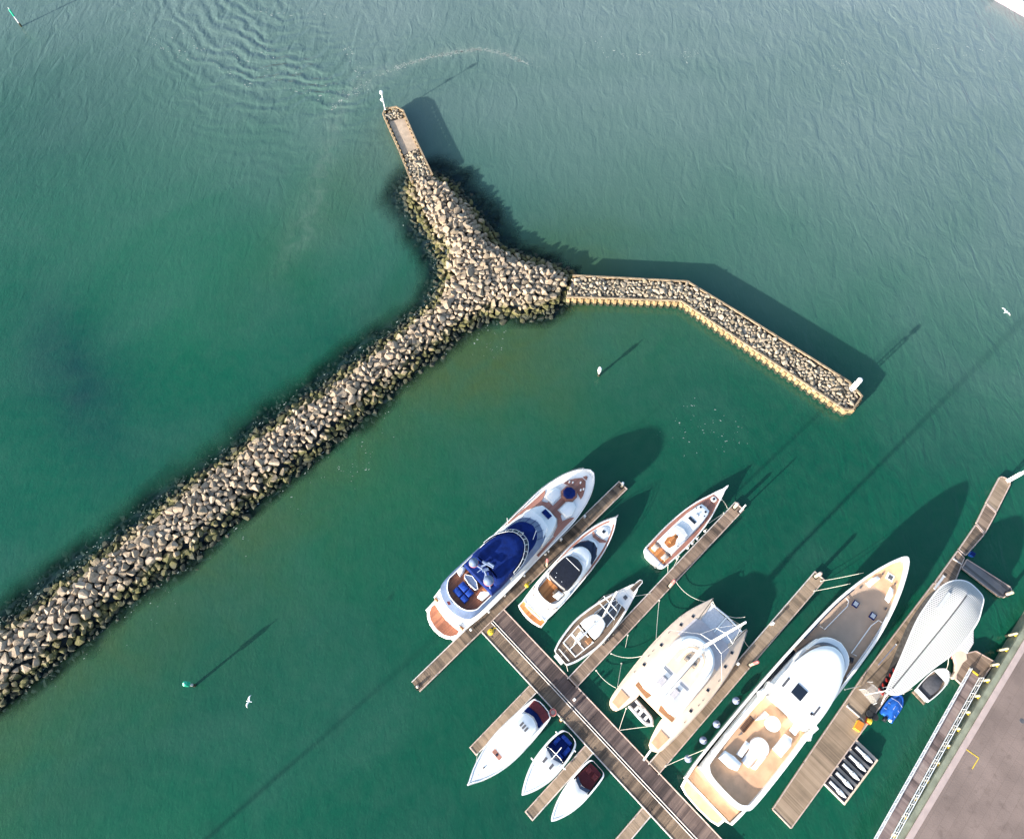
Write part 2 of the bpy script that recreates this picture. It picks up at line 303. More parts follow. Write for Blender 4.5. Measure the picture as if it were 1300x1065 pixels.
# ------------------------------------------------------------------ rock
def rock_mat(name, pale, pale2, moss, fill=False):
    m = bpy.data.materials.new(name); m.use_nodes = True; nt = m.node_tree; L = nt.links; b = nt.nodes['Principled BSDF']; b.inputs['Roughness'].default_value = .85
    g = N(nt, 'NewGeometry'); oi = N(nt, 'ObjectInfo'); ad = N(nt, 'Math', operation='ADD'); L.new(g.outputs['Random Per Island'], ad.inputs[0]); L.new(oi.outputs['Random'], ad.inputs[1])
    wn = N(nt, 'TexWhiteNoise', noise_dimensions='1D'); L.new(ad.outputs[0], wn.inputs['W'])
    rp = N(nt, 'ValToRGB'); e = rp.color_ramp.elements; e[0].color = (*pale2, 1); e[1].color = (*pale, 1); e[0].position = .05
    k = e.new(.35); k.color = (pale[0] * .72, pale[1] * .68, pale[2] * .62, 1); k = e.new(.7); k.color = (pale[0] * .95, pale[1] * .86, pale[2] * .78, 1)
    L.new(wn.outputs['Value'], rp.inputs['Fac'])
    n = N(nt, 'TexNoise'); n.inputs['Scale'].default_value = 2.2; n.inputs['Detail'].default_value = 7; L.new(g.outputs['Position'], n.inputs['Vector'])
    mm = N(nt, 'Mix', data_type='RGBA', blend_type='MULTIPLY'); mm.inputs[0].default_value = .55; L.new(rp.outputs[0], mm.inputs[6])
    r2 = N(nt, 'ValToRGB'); r2.color_ramp.elements[0].color = (.45, .42, .38, 1); r2.color_ramp.elements[1].color = (1.0, 1.0, 1, 1); r2.color_ramp.elements[0].position = .3; r2.color_ramp.elements[1].position = .6
    L.new(n.outputs['Fac'], r2.inputs['Fac']); L.new(r2.outputs[0], mm.inputs[7])
    sp = N(nt, 'SeparateXYZ'); L.new(g.outputs['Position'], sp.inputs[0])
    n2 = N(nt, 'TexNoise'); n2.inputs['Scale'].default_value = .45; n2.inputs['Detail'].default_value = 5; L.new(g.outputs['Position'], n2.inputs['Vector'])
    zz = N(nt, 'Math', operation='ADD'); L.new(sp.outputs[2], zz.inputs[0]); q = N(nt, 'MapRange'); L.new(n2.outputs['Fac'], q.inputs[0]); q.inputs[1].default_value = .3; q.inputs[2].default_value = .7; q.inputs[3].default_value = -.55; q.inputs[4].default_value = .55
    L.new(q.outputs[0], zz.inputs[1])
    def band(a, c_):
        r = N(nt, 'MapRange'); L.new(zz.outputs[0], r.inputs[0]); r.inputs[1].default_value = a; r.inputs[2].default_value = c_; r.inputs[3].default_value = 1; r.inputs[4].default_value = 0; return r.outputs[0]
    off = -9 if fill else 0
    m1 = N(nt, 'Mix', data_type='RGBA'); L.new(band(.95 + off, 1.75 + off), m1.inputs[0]); L.new(mm.outputs[2], m1.inputs[6]); m1.inputs[7].default_value = (*moss, 1)
    m2 = N(nt, 'Mix', data_type='RGBA'); L.new(band(.35 + off, .85 + off), m2.inputs[0]); L.new(m1.outputs[2], m2.inputs[6]); m2.inputs[7].default_value = (.030, .034, .022, 1)
    L.new(m2.outputs[2], b.inputs['Base Color'])
    bp = N(nt, 'Bump'); bp.inputs['Strength'].default_value = .5; bp.inputs['Distance'].default_value = .12; n3 = N(nt, 'TexNoise'); n3.inputs['Scale'].default_value = 5; n3.inputs['Detail'].default_value = 6
    L.new(g.outputs['Position'], n3.inputs['Vector']); L.new(n3.outputs['Fac'], bp.inputs['Height']); L.new(bp.outputs['Normal'], b.inputs['Normal']); return m
M['rock'] = rock_mat('granite boulders', (.40, .335, .26), (.22, .18, .13), (.095, .09, .028))
M['rockf'] = rock_mat('pale rock fill', (.40, .355, .28), (.22, .18, .12), (.15, .14, .05), True)
import bmesh
def make_rock(seed):
    rg = np.random.default_rng(seed); p = rg.normal(size=(13, 3)); p /= np.linalg.norm(p, axis=1)[:, None]; p = np.sign(p) * np.abs(p) ** .62; p *= rg.uniform(.88, 1.12, (13, 1))
    bm = bmesh.new(); vs = [bm.verts.new(q) for q in p]; bmesh.ops.convex_hull(bm, input=vs)
    for v in [v for v in bm.verts if not v.link_faces]: bm.verts.remove(v)
    bmesh.ops.subdivide_edges(bm, edges=list(bm.edges), cuts=1, use_grid_fill=True, smooth=.0)
    bmesh.ops.triangulate(bm, faces=bm.faces)
    bm.verts.ensure_lookup_table(); V = np.array([v.co[:] for v in bm.verts]); l_ = np.linalg.norm(V, axis=1)[:, None]; V = V / l_ * np.clip(l_, .6, 1.12); Fc = [[v.index for v in f.verts] for f in bm.faces]; bm.free(); return V, np.array(Fc)
ROCKS = [make_rock(100 + i) for i in range(16)]
rock_me = []
for V, Fc in ROCKS:
    m_ = bpy.data.meshes.new('boulder'); m_.from_pydata(V.tolist(), [], Fc.tolist()); m_.materials.append(M['rock'])
    for p_ in m_.polygons: p_.use_smooth = True
    m_.set_sharp_from_angle(angle=R(24)); rock_me.append(m_)
def pack(poly, sp, seed, margin=0.0, it=14):
    """relaxed scatter of points inside a polygon"""
    rg = np.random.default_rng(seed); lo, hi = poly.min(0) + min(margin, 0) * 1.0, poly.max(0) - min(margin, 0) * 1.0; a = sp
    X, Y = np.meshgrid(np.arange(lo[0], hi[0], a), np.arange(lo[1], hi[1], a * .866)); X[::2] += a / 2
    p = np.stack([X.ravel(), Y.ravel()], 1) + rg.uniform(-.38, .38, (X.size, 2)) * a
    p = p[sdf(p, poly) > margin]; r = sp * rg.choice([.36, .46, .56, .74], len(p), p=[.34, .34, .22, .1])
    cells = {}
    for _ in range(it):
        cells.clear(); key = np.floor(p / (sp * 1.4)).astype(int)
        for i, k in enumerate(map(tuple, key)): cells.setdefault(k, []).append(i)
        mv = np.zeros_like(p)
        for (kx, ky), ids in cells.items():
            nb = [j for ax in (-1, 0, 1) for ay in (-1, 0, 1) for j in cells.get((kx + ax, ky + ay), ())]
            ids_ = np.array(ids); nb = np.array(nb); d = p[ids_][:, None] - p[nb][None]; l = np.hypot(d[..., 0], d[..., 1]) + 1e-6
            ov = np.clip((r[ids_][:, None] + r[nb][None]) - l, 0, None) * (l > 1e-5); mv[ids_] += (d / l[..., None] * ov[..., None] * .4).sum(1)
        p = p + np.clip(mv, -.3 * sp, .3 * sp)
    return p, r
def rot(rg):
    q = rg.normal(size=4); q /= np.linalg.norm(q); w_, x, y, z = q
    return np.array([[1 - 2 * (y * y + z * z), 2 * (x * y - z * w_), 2 * (x * z + y * w_)], [2 * (x * y + z * w_), 1 - 2 * (x * x + z * z), 2 * (y * z - x * w_)], [2 * (x * z - y * w_), 2 * (y * z + x * w_), 1 - 2 * (x * x + y * y)]])
def rocks_mesh(name, items, m):
    Vs, Fs, n = [], [], 0
    for k, A, t in items:
        V, Fc = ROCKS[k]; Vs.append(V @ A.T + t); Fs.append(Fc + n); n += len(V)
    me = bpy.data.meshes.new(name); Vs = np.concatenate(Vs); Fs = np.concatenate(Fs)
    me.from_pydata(Vs.tolist(), [], Fs.tolist()); me.materials.append(M[m])
    me.polygons.foreach_set('use_smooth', [True] * len(me.polygons)); me.set_sharp_from_angle(angle=R(24))
    o = bpy.data.objects.new(name, me); COL.objects.link(o); return o
def affine(rg, r, flat=.75):
    sx = rg.uniform(.85, 1.35); A0 = rot(rg)
    # random tumble, then squash in the ground frame so that neighbours stay apart
    yaw = rg.uniform(0, math.pi); c_, s_ = math.cos(yaw), math.sin(yaw); Y_ = np.array([[c_, -s_, 0], [s_, c_, 0], [0, 0, 1]])
    return Y_ @ np.diag([r * sx, r / sx ** .7, r * flat]) @ A0
# mound body: a grid draped over the profile, sides running on below the water
mp_, mr_ = pack(MOUND, 1.06, 3, .35)
rg = np.random.default_rng(11)
keep = sdf(mp_, MOUND) > -.6; mp_, mr_ = mp_[keep], mr_[keep]
dm = sdf(mp_, MOUND)
items = []
for (x, y), r, d in zip(mp_, mr_, dm):
    edge = d < 1.3
    if edge: r *= rg.uniform(.55, .85)
    z = float(prof(np.array([d]))[0]) - r * .25 + rg.uniform(-.18, .22)
    items.append([int(rg.integers(16)), affine(rg, r * 1.06), np.array([x, y, z]), r])
# small stones jammed round the foot of the mound
sp_, sr_ = pack(MOUND, .95, 5, -1.5, 6); ds = sdf(sp_, MOUND); k_ = ds < 1.2
for (x, y), r, d in zip(sp_[k_], sr_[k_], ds[k_]):
    items.append([int(rg.integers(16)), affine(rg, r), np.array([x, y, float(prof(np.array([d]))[0]) + rg.uniform(-.3, .25)]), 0])
low, lr_ = pack(MOUND, 1.3, 9, .9, 6)
tw, tr_ = pack(MOUND, 1.0, 77, -5.5, 5); dt_ = sdf(tw, MOUND); sside = ((tw[:, 0] - MOUND[0][0]) * -math.sin(R(42.4)) + (tw[:, 1] - MOUND[0][1]) * math.cos(R(42.4))) > 0
for (x, y), r, d, ss in zip(tw, tr_, dt_, sside):
    if d < -.8 and (ss or d > -2.6) and rg.random() < .62: items.append([int(rg.integers(16)), affine(rg, r * rg.uniform(.6, 1.0)), np.array([x, y, -.42 + (d + .8) * .16 + rg.uniform(-.2, .12)]), 0])
for (x, y), r in zip(low, lr_):
    d = float(sdf(np.array([[x, y]]), MOUND)[0]); items.append([int(rg.integers(16)), affine(rg, r), np.array([x, y, float(prof(np.array([d]))[0]) - r * .75]), 0])
camp = np.array([0, 0, H])
def onscreen(t):
    c_ = RM.T @ (t - camp); x, y = PX + F * c_[0] / c_[2], PY + F * c_[1] / c_[2]; return -8 < x < 1308 and -8 < y < 1073
score = [(it[3] * F / np.linalg.norm(it[2] - camp) if onscreen(it[2]) and it[2][2] > 1.0 else 0) for it in items]
order = np.argsort(score)[::-1]; big_ = order[:300]; rest = order[300:]
for i in big_:
    k, A, t, r = items[i]; o = bpy.data.objects.new('boulder', rock_me[k]); COL.objects.link(o)
    o.matrix_world = Matrix([[*A[0], t[0]], [*A[1], t[1]], [*A[2], t[2]], [0, 0, 0, 1]])
    tag(o, 'large pale granite boulder on the crest of the rock breakwater', 'boulder', 'largest boulders of the breakwater')
tag(rocks_mesh('breakwater_rubble', [items[i][:3] for i in rest], 'rock'), 'smaller packed rocks of the breakwater, mossy and weed-black at the waterline', 'rubble', kind='stuff')
# submerged toe: larger outline offset, dark weed covered slope with loose stones
gxs = np.arange(-135, 40, .9); gys = np.arange(-12, 128, .9); GX, GY = np.meshgrid(gxs, gys); gp = np.stack([GX.ravel(), GY.ravel()], 1)
d = sdf(gp, MOUND); zt = np.where(d > 0, prof(d) - 1.0, -.30 + d * .30); zt += RNG.normal(0, .03, len(zt))
zt = np.maximum(zt, -4.5)
gi = np.arange(len(gp)).reshape(len(gys), len(gxs)); ok = (d > -9).reshape(GX.shape); q = []
for a in range(len(gys) - 1):
    for c_ in range(len(gxs) - 1):
        if ok[a, c_] and ok[a + 1, c_] and ok[a, c_ + 1] and ok[a + 1, c_ + 1]: q.append((gi[a, c_], gi[a, c_ + 1], gi[a + 1, c_ + 1], gi[a + 1, c_]))
me = bpy.data.meshes.new('rock_slope'); me.from_pydata(np.c_[gp, zt].tolist(), [], [tuple(map(int, x)) for x in q]); me.materials.append(mat('weedy submerged slope', (.034, .046, .050), .95, 0, 1.2, .6, 2, col2=(.016, .026, .034)))
bm = bmesh.new(); bm.from_mesh(me); bmesh.ops.delete(bm, geom=[v for v in bm.verts if not v.link_faces], context='VERTS'); bm.to_mesh(me); bm.free()
o = bpy.data.objects.new('breakwater_slope', me); COL.objects.link(o); tag(o, 'dark weed covered rock slope under the breakwater', 'slope', kind='structure')
# ------------------------------------------------------------------ sheet pile arms
def sheet_wall(name, label, line_px, ztop, closed_end=True, amp=.32, pitch=1.15):
    """corrugated wall along a polyline; capping beam on top"""
    pw = [Vector(P(x, y, ztop)[:2]) for x, y in line_px]; t = thing(name, label, 'sea wall', (pw[0].x, pw[0].y, 0))
    o0 = pw[0]; path = []; acc = 0
    tot = sum((pw[i + 1] - pw[i]).length for i in range(len(pw) - 1))
    cen = sum(pw, Vector((0, 0))) / len(pw)
    for i in range(len(pw) - 1):
        a, c_ = pw[i], pw[i + 1]; d_ = (c_ - a).normalized(); nrm = Vector((d_.y, -d_.x)); l = (c_ - a).length; n_ = max(1, round(l / pitch))
        for k in range(n_):
            for f, s_ in ((0, 0), (.12, 1), (.5, 1), (.62, 0)):
                path.append(a + d_ * (l * (k + f) / n_) + nrm * (s_ * amp))
    path.append(pw[-1])
    def strip(z0, z1, m, nm, th=.05):
        mb = MB(); v = []; f = []
        for p in path: v += [(p.x - o0.x, p.y - o0.y, z0), (p.x - o0.x, p.y - o0.y, z1)]
        for i in range(len(path) - 1): f.append((2 * i, 2 * i + 2, 2 * i + 3, 2 * i + 1))
        mb.add(v, f); o = mb.build(nm, m, t); md = o.modifiers.new('thickness', 'SOLIDIFY'); md.thickness = th; return o
    strip(.75, ztop - .1, 'rust', 'sheet_piles'); strip(-1.5, .75, 'tide', 'weed_band', .055)
    mb = MB()
    off = [Vector((p.x, p.y)) for p in pw]; ring = []
    def offset(dist):
        out = []
        for i, p in enumerate(off):
            d1 = (off[i] - off[i - 1]).normalized() if i else (off[1] - off[0]).normalized(); d2 = (off[i + 1] - off[i]).normalized() if i < len(off) - 1 else d1
            n1 = Vector((d1.y, -d1.x)); n2 = Vector((d2.y, -d2.x)); m_ = (n1 + n2).normalized(); out.append(p + m_ * dist / max(.5, m_.dot(n1)))
        return out
    A_, B_ = offset(.14), offset(-.12)
    for k, (z0) in enumerate((0,)):
        rs = []
        for p, q_ in zip(A_, B_): rs.append([(p.x - o0.x, p.y - o0.y, ztop - .12), (p.x - o0.x, p.y - o0.y, ztop + .14), (q_.x - o0.x, q_.y - o0.y, ztop + .14), (q_.x - o0.x, q_.y - o0.y, ztop - .12)])
        mb.rings(rs)
    mb.build('capping_beam', mat('capping beam', (.36, .27, .17), .8, .45, 1.5, .2, 6), t)
    return t
RA = [(719, 377), (864.5, 382), (932, 427), (1071, 519), (1082.6, 520), (1094, 503), (1078, 485), (942, 399.5), (872.5, 357.5), (727, 350)]
LA = [(523, 232), (505, 187), (486, 145), (489, 138), (503, 136), (512, 141), (528, 178), (549, 222)]
LA = LA[::-1]
# outward is to the right of travel
sheet_wall('sheet_pile_wall', 'ochre corrugated sheet pile wall round the bent right arm of the breakwater', RA, 2.0)
sheet_wall('sheet_pile_wall', 'narrow sheet pile wall round the short upper left arm of the breakwater', LA[::-1], 2.0)
def fillrocks(name, label, px, sp, z, seed):
    poly = np.array([P(x, y, 2.0)[:2] for x, y in px]); p, r = pack(poly, sp, seed, sp * .35, 10); k_ = sdf(p, poly) > .22; p, r = p[k_], r[k_]; rg = np.random.default_rng(seed); it = []
    for (x, y), q_ in zip(p, r): it.append((int(rg.integers(16)), affine(rg, q_ * 1.1), np.array([x, y, z + rg.uniform(-.15, .12)])))
    p, r = pack(poly, sp * .9, seed + 1, sp * .35, 5); k_ = sdf(p, poly) > .2
    for (x, y), q_ in zip(p[k_], r[k_]): it.append((int(rg.integers(16)), affine(rg, q_), np.array([x, y, z - .4 + rg.uniform(-.1, .1)])))
    tag(rocks_mesh(name, it, 'rockf'), label, 'rock fill', kind='stuff')
    mb = MB(); mb.prism(shrink([tuple(q) for q in poly], .12), -2, z - .45); tag(mb.build('fill_core', 'dgrey'), None, None, kind='structure')
fillrocks('rock_fill', 'pale broken rock filling the bent right arm', RA, .7, 1.85, 21)
fillrocks('rock_fill', 'small broken rock at the seaward tip of the upper left arm', [(487, 146), (490, 139), (503, 137), (511, 142), (514, 149), (493, 154)], .62, 1.8, 31)
fillrocks('rock_fill', 'small broken rock between the slab and the boulders of the upper left arm', [(512, 196), (532, 187), (549, 222), (523, 232)], .6, 1.85, 41)
sl_ = [P(x, y, 1.9)[:2] for x, y in ((493.5, 154), (514, 149), (532, 187), (512, 196))]; mb = MB(); mb.prism(sl_, -1, 1.72)
mb.build('concrete_slab', 'sand'); tag(bpy.data.objects['concrete_slab'], 'sandy concrete slab inside the upper left arm', 'slab')
# ------------------------------------------------------------------ foam flecks and drifting scum
def foam(name, label, lines, n, wsc, sz, m):
    rg = np.random.default_rng(len(name) + n); mb = MB()
    for ln in lines:
        ln_ = smooth_line([P(x, y, 0)[:2] for x, y in ln], 8)
        for _ in range(n):
            t = rg.uniform(0, len(ln_) - 1.001); i = int(t); a, c_ = np.array(ln_[i]), np.array(ln_[i + 1]); p = a + (c_ - a) * (t - i); d_ = (c_ - a) / (np.linalg.norm(c_ - a) + 1e-6)
            p = p + np.array([-d_[1], d_[0]]) * rg.normal(0, wsc) ; s_ = sz * rg.lognormal(0, .5); an = math.atan2(d_[1], d_[0]) + rg.normal(0, .35); k = 6; st = rg.uniform(1, 3.2)
            vs = [(p[0] + s_ * q * (st * math.cos(th) * math.cos(an) - math.sin(th) * math.sin(an)), p[1] + s_ * q * (st * math.cos(th) * math.sin(an) + math.sin(th) * math.cos(an)), .006) for th, q in [(2 * math.pi * j / k, rg.uniform(.6, 1.2)) for j in range(k)]]
            mb.add(vs, [tuple(range(k))])
    tag(mb.build(name, m), label, 'foam', kind='stuff')
fm = mat('foam', (.27, .31, .28), .8)
foam('foam_streak', 'thin line of foam curving off the tip of the upper left arm', [[(420, 140), (455, 112), (500, 88), (550, 72), (600, 63), (640, 70), (685, 86)], [(500, 86), (560, 70), (610, 62)], [(560, 70), (620, 64), (660, 78)]], 330, .33, .05, fm)
foam('foam_streak', 'faint foam patches floating near the top of the picture', [[(742, 50), (770, 66), (800, 72), (830, 68)], [(865, 66), (880, 74)], [(1060, 88), (1078, 80)], [(300, 0), (340, 14), (380, 12), (440, 20)], [(1170, 60), (1220, 66), (1280, 72)]], 40, 1.1, .05, fm)
foam('foam_streak', 'pale foam crests along the curved boat wake', [[(160, 5), (205, 60), (255, 75)], [(200, 20), (250, 60), (290, 92), (320, 108)], [(230, 10), (300, 70), (370, 112), (425, 122)], [(330, 60), (380, 100), (440, 118), (470, 112)], [(440, 60), (455, 85), (452, 105)]], 60, .7, .05, fm)
foam('shore_wash', 'tiny white flecks of wash among the wet rocks at the breakwater foot', [up[1:11], up[10:21], [(x + 4, y - 6) for x, y in up[1:14]], rt[11:-2]], 170, .9, .04, fm)
foam('drifting_scum', 'small pale flecks drifting in the lee of the breakwater', [[(300, 700), (400, 620), (470, 550), (520, 500)], [(60, 860), (140, 800), (220, 750)], [(430, 600), (470, 570)], [(860, 525), (900, 540), (940, 560)], [(600, 430), (640, 440)], [(840, 560), (870, 545), (950, 545)]], 34, 2.0, .03, fm)
# ================================================================== MARINA
def gthing(name, label, cat, u, v, deg=0, z=0, group=None, **k): return thing(name, label, cat, G(u, v, z), MA + R(deg), group, **k)
PG = 'finger pontoons of the marina'
def pontoon(label, u, v, deg, L_, W, board='pont', edge=('woodw', 'wood'), z=.5, group=PG, name='finger_pontoon', cl=7, nf=6):
    """local x runs along the pontoon from its root, y across"""
    t = gthing(name, label, 'pontoon', u, v, deg, group=group)
    MB().prism([(0, -W / 2 + .13), (L_, -W / 2 + .13), (L_, W / 2 - .13), (0, W / 2 - .13)], z - .14, z).build('deck', board, t)
    for s, e in ((1, edge[0]), (-1, edge[1])):
        MB().box(L_ / 2, s * (W / 2 - .065), z - .3, L_, .13, .36, 0, .02).build('edge_beam', e, t)
    MB().box(L_ + .09, 0, z - .3, .18, W, .36, 0, .03).build('end_cap', edge[1], t)
    for i in range(nf):
        MB().box(L_ * (i + .5) / nf, 0, -.45, L_ / nf * .72, W * .86, .62, 0, .04).build('float', 'flo', t)
    for i in range(cl):
        for s in (1, -1):
            x = L_ * (i + .5) / cl; mb = MB(); mb.box(x, s * (W / 2 - .07), z + .062, .08, .07, .07); mb.box(x, s * (W / 2 - .07), z + .13, .32, .05, .04); mb.build('cleat', 'galv', t)
    return t
pontoon('longest finger pontoon, beside the yacht with the big blue cover', -6.1, 16.0, 0, 40.6, 1.75, 'pontm')
pontoon('finger pontoon between the small sloop and the old ketch', 9.3, 1.95, 0, 35.2, 1.7, 'pont')
pontoon('finger pontoon along the outer side of the cream catamaran', 9.6, -12.25, 0, 35.0, 1.75, 'ponty')
pontoon('short pale finger pontoon above the white cruiser with the red stern cover', 5.05, 5.0, 180, 10.6, 1.35, 'ponty', cl=3, nf=3)
pontoon('short finger pontoon between the blue cockpit boat and the red cockpit boat', 5.3, -5.1, 180, 10.6, 1.4, 'ponty', cl=3, nf=3)
pontoon('lowest short finger pontoon, below the red cockpit boat', 5.6, -14.8, 180, 10.6, 1.4, 'ponty', cl=3, nf=3)
# main walkway
t = gthing('main_walkway', 'wide double boarded walkway pontoon with white pipes down its middle', 'walkway', 7.0, 15.1, -88.9)
LW = 43
MB().prism([(0, -1.9), (LW, -1.9), (LW, -.22), (0, -.22)], .36, .5).build('deck', 'pontm', t, None)
MB().prism([(0, .22), (LW, .22), (LW, 2.2), (0, 2.2)], .36, .5).build('deck', 'pontd', t)
MB().box(LW / 2, -1.98, .2, LW, .14, .38, 0, .02).build('edge_beam', 'woodw', t); MB().box(LW / 2, 2.28, .2, LW, .14, .38, 0, .02).build('edge_beam', 'wood', t)
for y in (-.16, .16): MB().box(LW / 2, y, .4, LW, .12, .16, 0, .03).build('service_pipe', 'woodw', t)
for i in range(9):
    MB().box(LW * (i + .5) / 9, .1, -.45, LW / 9 * .75, 3.9, .62).build('float', 'flo', t)
    for y in (-1.98, 2.28):
        x = LW * (i + .3) / 9; mb = MB(); mb.box(x, y, .58, .08, .07, .09); mb.box(x, y, .66, .34, .05, .04); mb.build('cleat', 'galv', t)
# swap: local +y of the walkway is the marina's +u side
# right hand service pontoon in joined sections
def poly_pontoon(label, corners, board, z=.5, group=None, ln=None, name='pontoon_section'):
    o = corners[0]; pts = [(a - o[0], b - o[1]) for a, b in corners]; t = gthing(name, label, 'pontoon', o[0], o[1], 0, group=group)
    MB().prism(shrink(pts, .12), z - .14, z).build('deck', board, t)
    n = len(pts)
    for i in range(n):
        a, b_ = Vector(pts[i]), Vector(pts[(i + 1) % n]); d_ = b_ - a; c_ = (a + b_) / 2; nn = Vector((-d_.y, d_.x)).normalized() * (.065 if sum(pts[k][0] * pts[(k + 1) % n][1] - pts[(k + 1) % n][0] * pts[k][1] for k in range(n)) > 0 else -.065)
        MB().box(c_.x + nn.x, c_.y + nn.y, z - .3, d_.length - .13, .13, .35, math.atan2(d_.y, d_.x)).build('edge_beam', 'wood', t)
    MB().prism(shrink(pts, .3), -.45, z - .31).build('float', 'flo', t); return t
BG = 'joined sections of the right hand pontoon'
poly_pontoon('widest long section of the right pontoon, beside the large white motor yacht', [(17, -28.1), (55.4, -27.4), (55.4, -23.7), (38, -23.95), (24, -24.75), (17, -25.2)], 'ponty', group=BG)
poly_pontoon('tapering boarded section beyond the rounded end of the canopy', [(55.5, -26.2), (61.5, -24.85), (61.8, -23.55), (55.5, -23.75)], 'pont', group=BG)
poly_pontoon('narrow brown section between the two bends of the right pontoon', [(61.9, -24.8), (66.5, -25.0), (67.0, -23.3), (61.9, -23.55)], 'pontm', group=BG)
poly_pontoon('short dark section next to the outermost one of the right pontoon', [(66.6, -25.0), (70.6, -24.5), (70.8, -22.65), (67.1, -23.25)], 'pont', group=BG)
poly_pontoon('outermost pale section of the right pontoon with a post at its tip', [(70.7, -24.45), (76.0, -23.65), (76.6, -23.2), (76.3, -22.2), (75.9, -21.9), (70.85, -22.6)], 'ponty', group=BG)
poly_pontoon('grey side pontoon branching right above the canopy', [(59.9, -25.25), (60.1, -30.9), (60.5, -31.5), (62.0, -31.9), (62.5, -31.4), (61.6, -25.1)], 'pontg', name='side_pontoon')
# ---- mooring piles
def pile(label, u, v, h, m='pileg', capm='wood', r=.2, group='mooring piles'):
    t = gthing('mooring_pile', label, 'pile', u, v, group=group)
    MB().lathe([(r, -2.5), (r, .3)], n=12).build('wet_foot', 'tide', t, 40); MB().lathe([(r, .3), (r, h * .62)], n=12).build('shaft', m, t, 40)
    MB().lathe([(r * 1.02, h * .62), (r * 1.02, h), (.02, h + .18)], n=12).build('cap', capm, t, 40)
    mb = MB(); mb.box(-.34, 0, .46, .08, .62, .12); mb.box(0, .3, .46, .6, .08, .12); mb.box(0, -.3, .46, .6, .08, .12); mb.build('pile_hoop', 'rub', t)
pile('red topped pile on the longest finger between the two motor yachts', 17.9, 15.35, 4.3, 'pileg', 'pinkc', .17)
pile('red topped pile halfway along the finger beside the sloop stern', 28.4, 1.35, 4.3, 'pileg', 'pinkc', .2)
pile('red topped pile on the finger outside the catamaran', 28.3, -12.9, 4.3, 'pileg', 'pinkc', .2)
pile('stubby pale pile at the outer tip of the longest finger', 34.35, 16.0, 2.0, 'pileg', 'white')
pile('stubby pale pile at the tip of the finger beside the sloop', 43.9, 2.3, 2.3, 'pileg', 'wood', .24)
pile('thin white pole leaning over the tip of the finger beside the sloop', 44.0, 1.35, 3.6, 'white', 'white', .1)
pile('stubby pale pile at the tip of the finger outside the catamaran', 44.2, -11.9, 2.6, 'pileg', 'wood', .24)
pile('short black footed pile at the end of the grey side pontoon', 61.2, -31.5, 1.9, 'wood', 'pileg', .22)
pile('dark stump at the lower left tip of the longest finger', -5.9, 15.8, 1.0, 'dgrey', 'wood', .2)
pile('orange capped pile at the left edge of the main walkway between two cruisers', 5.15, -.2, 2.6, 'orange', 'pileg', .2)
def lattice(name, label, loc, h, wd, lamp, rz=0):
    t = thing(name, label, 'light', loc, rz)
    mb = MB()
    for sx in (-1, 1):
        for sy in (-1, 1): mb.box(sx * wd / 2, sy * wd / 2, 0, .07, .07, h)
    n = int(h / .45)
    for k in range(n + 1):
        for sy in (-1, 1): mb.box(0, sy * wd / 2, h * k / n - .03, wd, .05, .05)
        for sx in (-1, 1): mb.box(sx * wd / 2, 0, h * k / n - .03, .05, wd, .05)
    for k in range(n):
        s_ = 1 if k % 2 else -1; mb.tube([(-s_ * wd / 2, wd / 2, h * k / n), (s_ * wd / 2, wd / 2, h * (k + 1) / n)], .025, 4); mb.tube([(-wd / 2, -s_ * wd / 2, h * k / n), (-wd / 2, s_ * wd / 2, h * (k + 1) / n)], .025, 4)
    mb.build('lattice_mast', 'white', t); MB().box(0, 0, h, wd * 1.3, wd * 1.3, .08).build('platform', 'lgrey', t)
    MB().lathe([(.12, h + .08), (.12, h + .5), (lamp, h + .55), (lamp, h + 1.0), (.1, h + 1.25)], n=14).build('lamp_housing', 'white', t, 40); return t
lattice('harbour_light', 'white lattice light tower at the tip of the right breakwater arm', P(1081.5, 494, 2.1), 2.3, .55, .38, .5)
t = thing('harbour_light', 'slim white light pole with two round lamps at the tip of the upper left arm', 'light', P(489, 139.5, 2.1))
MB().lathe([(.16, 0), (.1, .3), (.09, 3.9)], n=10).build('pole', 'white', t, 40); MB().lathe([(.1, 3.9), (.34, 4.0), (.34, 4.4), (.1, 4.6)], n=14).build('lamp_housing', 'white', t, 40)
mb = MB(); mb.lathe([(.3, 2.3), (.32, 2.6), (.1, 2.75)], -.15, 0, 14); mb.build('lamp_housing', 'white', t, 40); MB().box(-.3, 0, 2.4, .7, .06, .06).build('bracket', 'lgrey', t)
lattice('pontoon_light', 'leaning pale light post at the tip of the far right pontoon', G(76.2, -23.1, .5), 3.3, .38, .2, .3)
def beacon(label, x, y, h, topm, r=.32):
    t = thing('channel_marker', label, 'marker', P(x, y, 0), 0, 'channel markers in the water')
    MB().lathe([(.2, -4), (.2, .9)], n=12).build('weedy_foot', 'tide', t, 40); MB().lathe([(.17, .9), (.15, h * .6)], n=12).build('post', 'lgrey', t, 40)
    MB().lathe([(.17, h * .6), (r, h * .63), (r, h * .95), (.1, h)], n=14).build('top_mark', topm, t, 40); mb = MB(); mb.lathe([(.07, h), (.07, h + .35), (.01, h + .4)], n=8); mb.build('lamp', 'white', t, 40)
beacon('green topped marker post standing in the water below the long rock arm', 247.5, 870, 3.4, 'green')
beacon('white topped marker post in the open water below the bent right arm', 760, 477, 2.6, 'white', .3)
beacon('tall green marker post in the top left corner of the water', 27, 34, 4.2, 'green', .2)
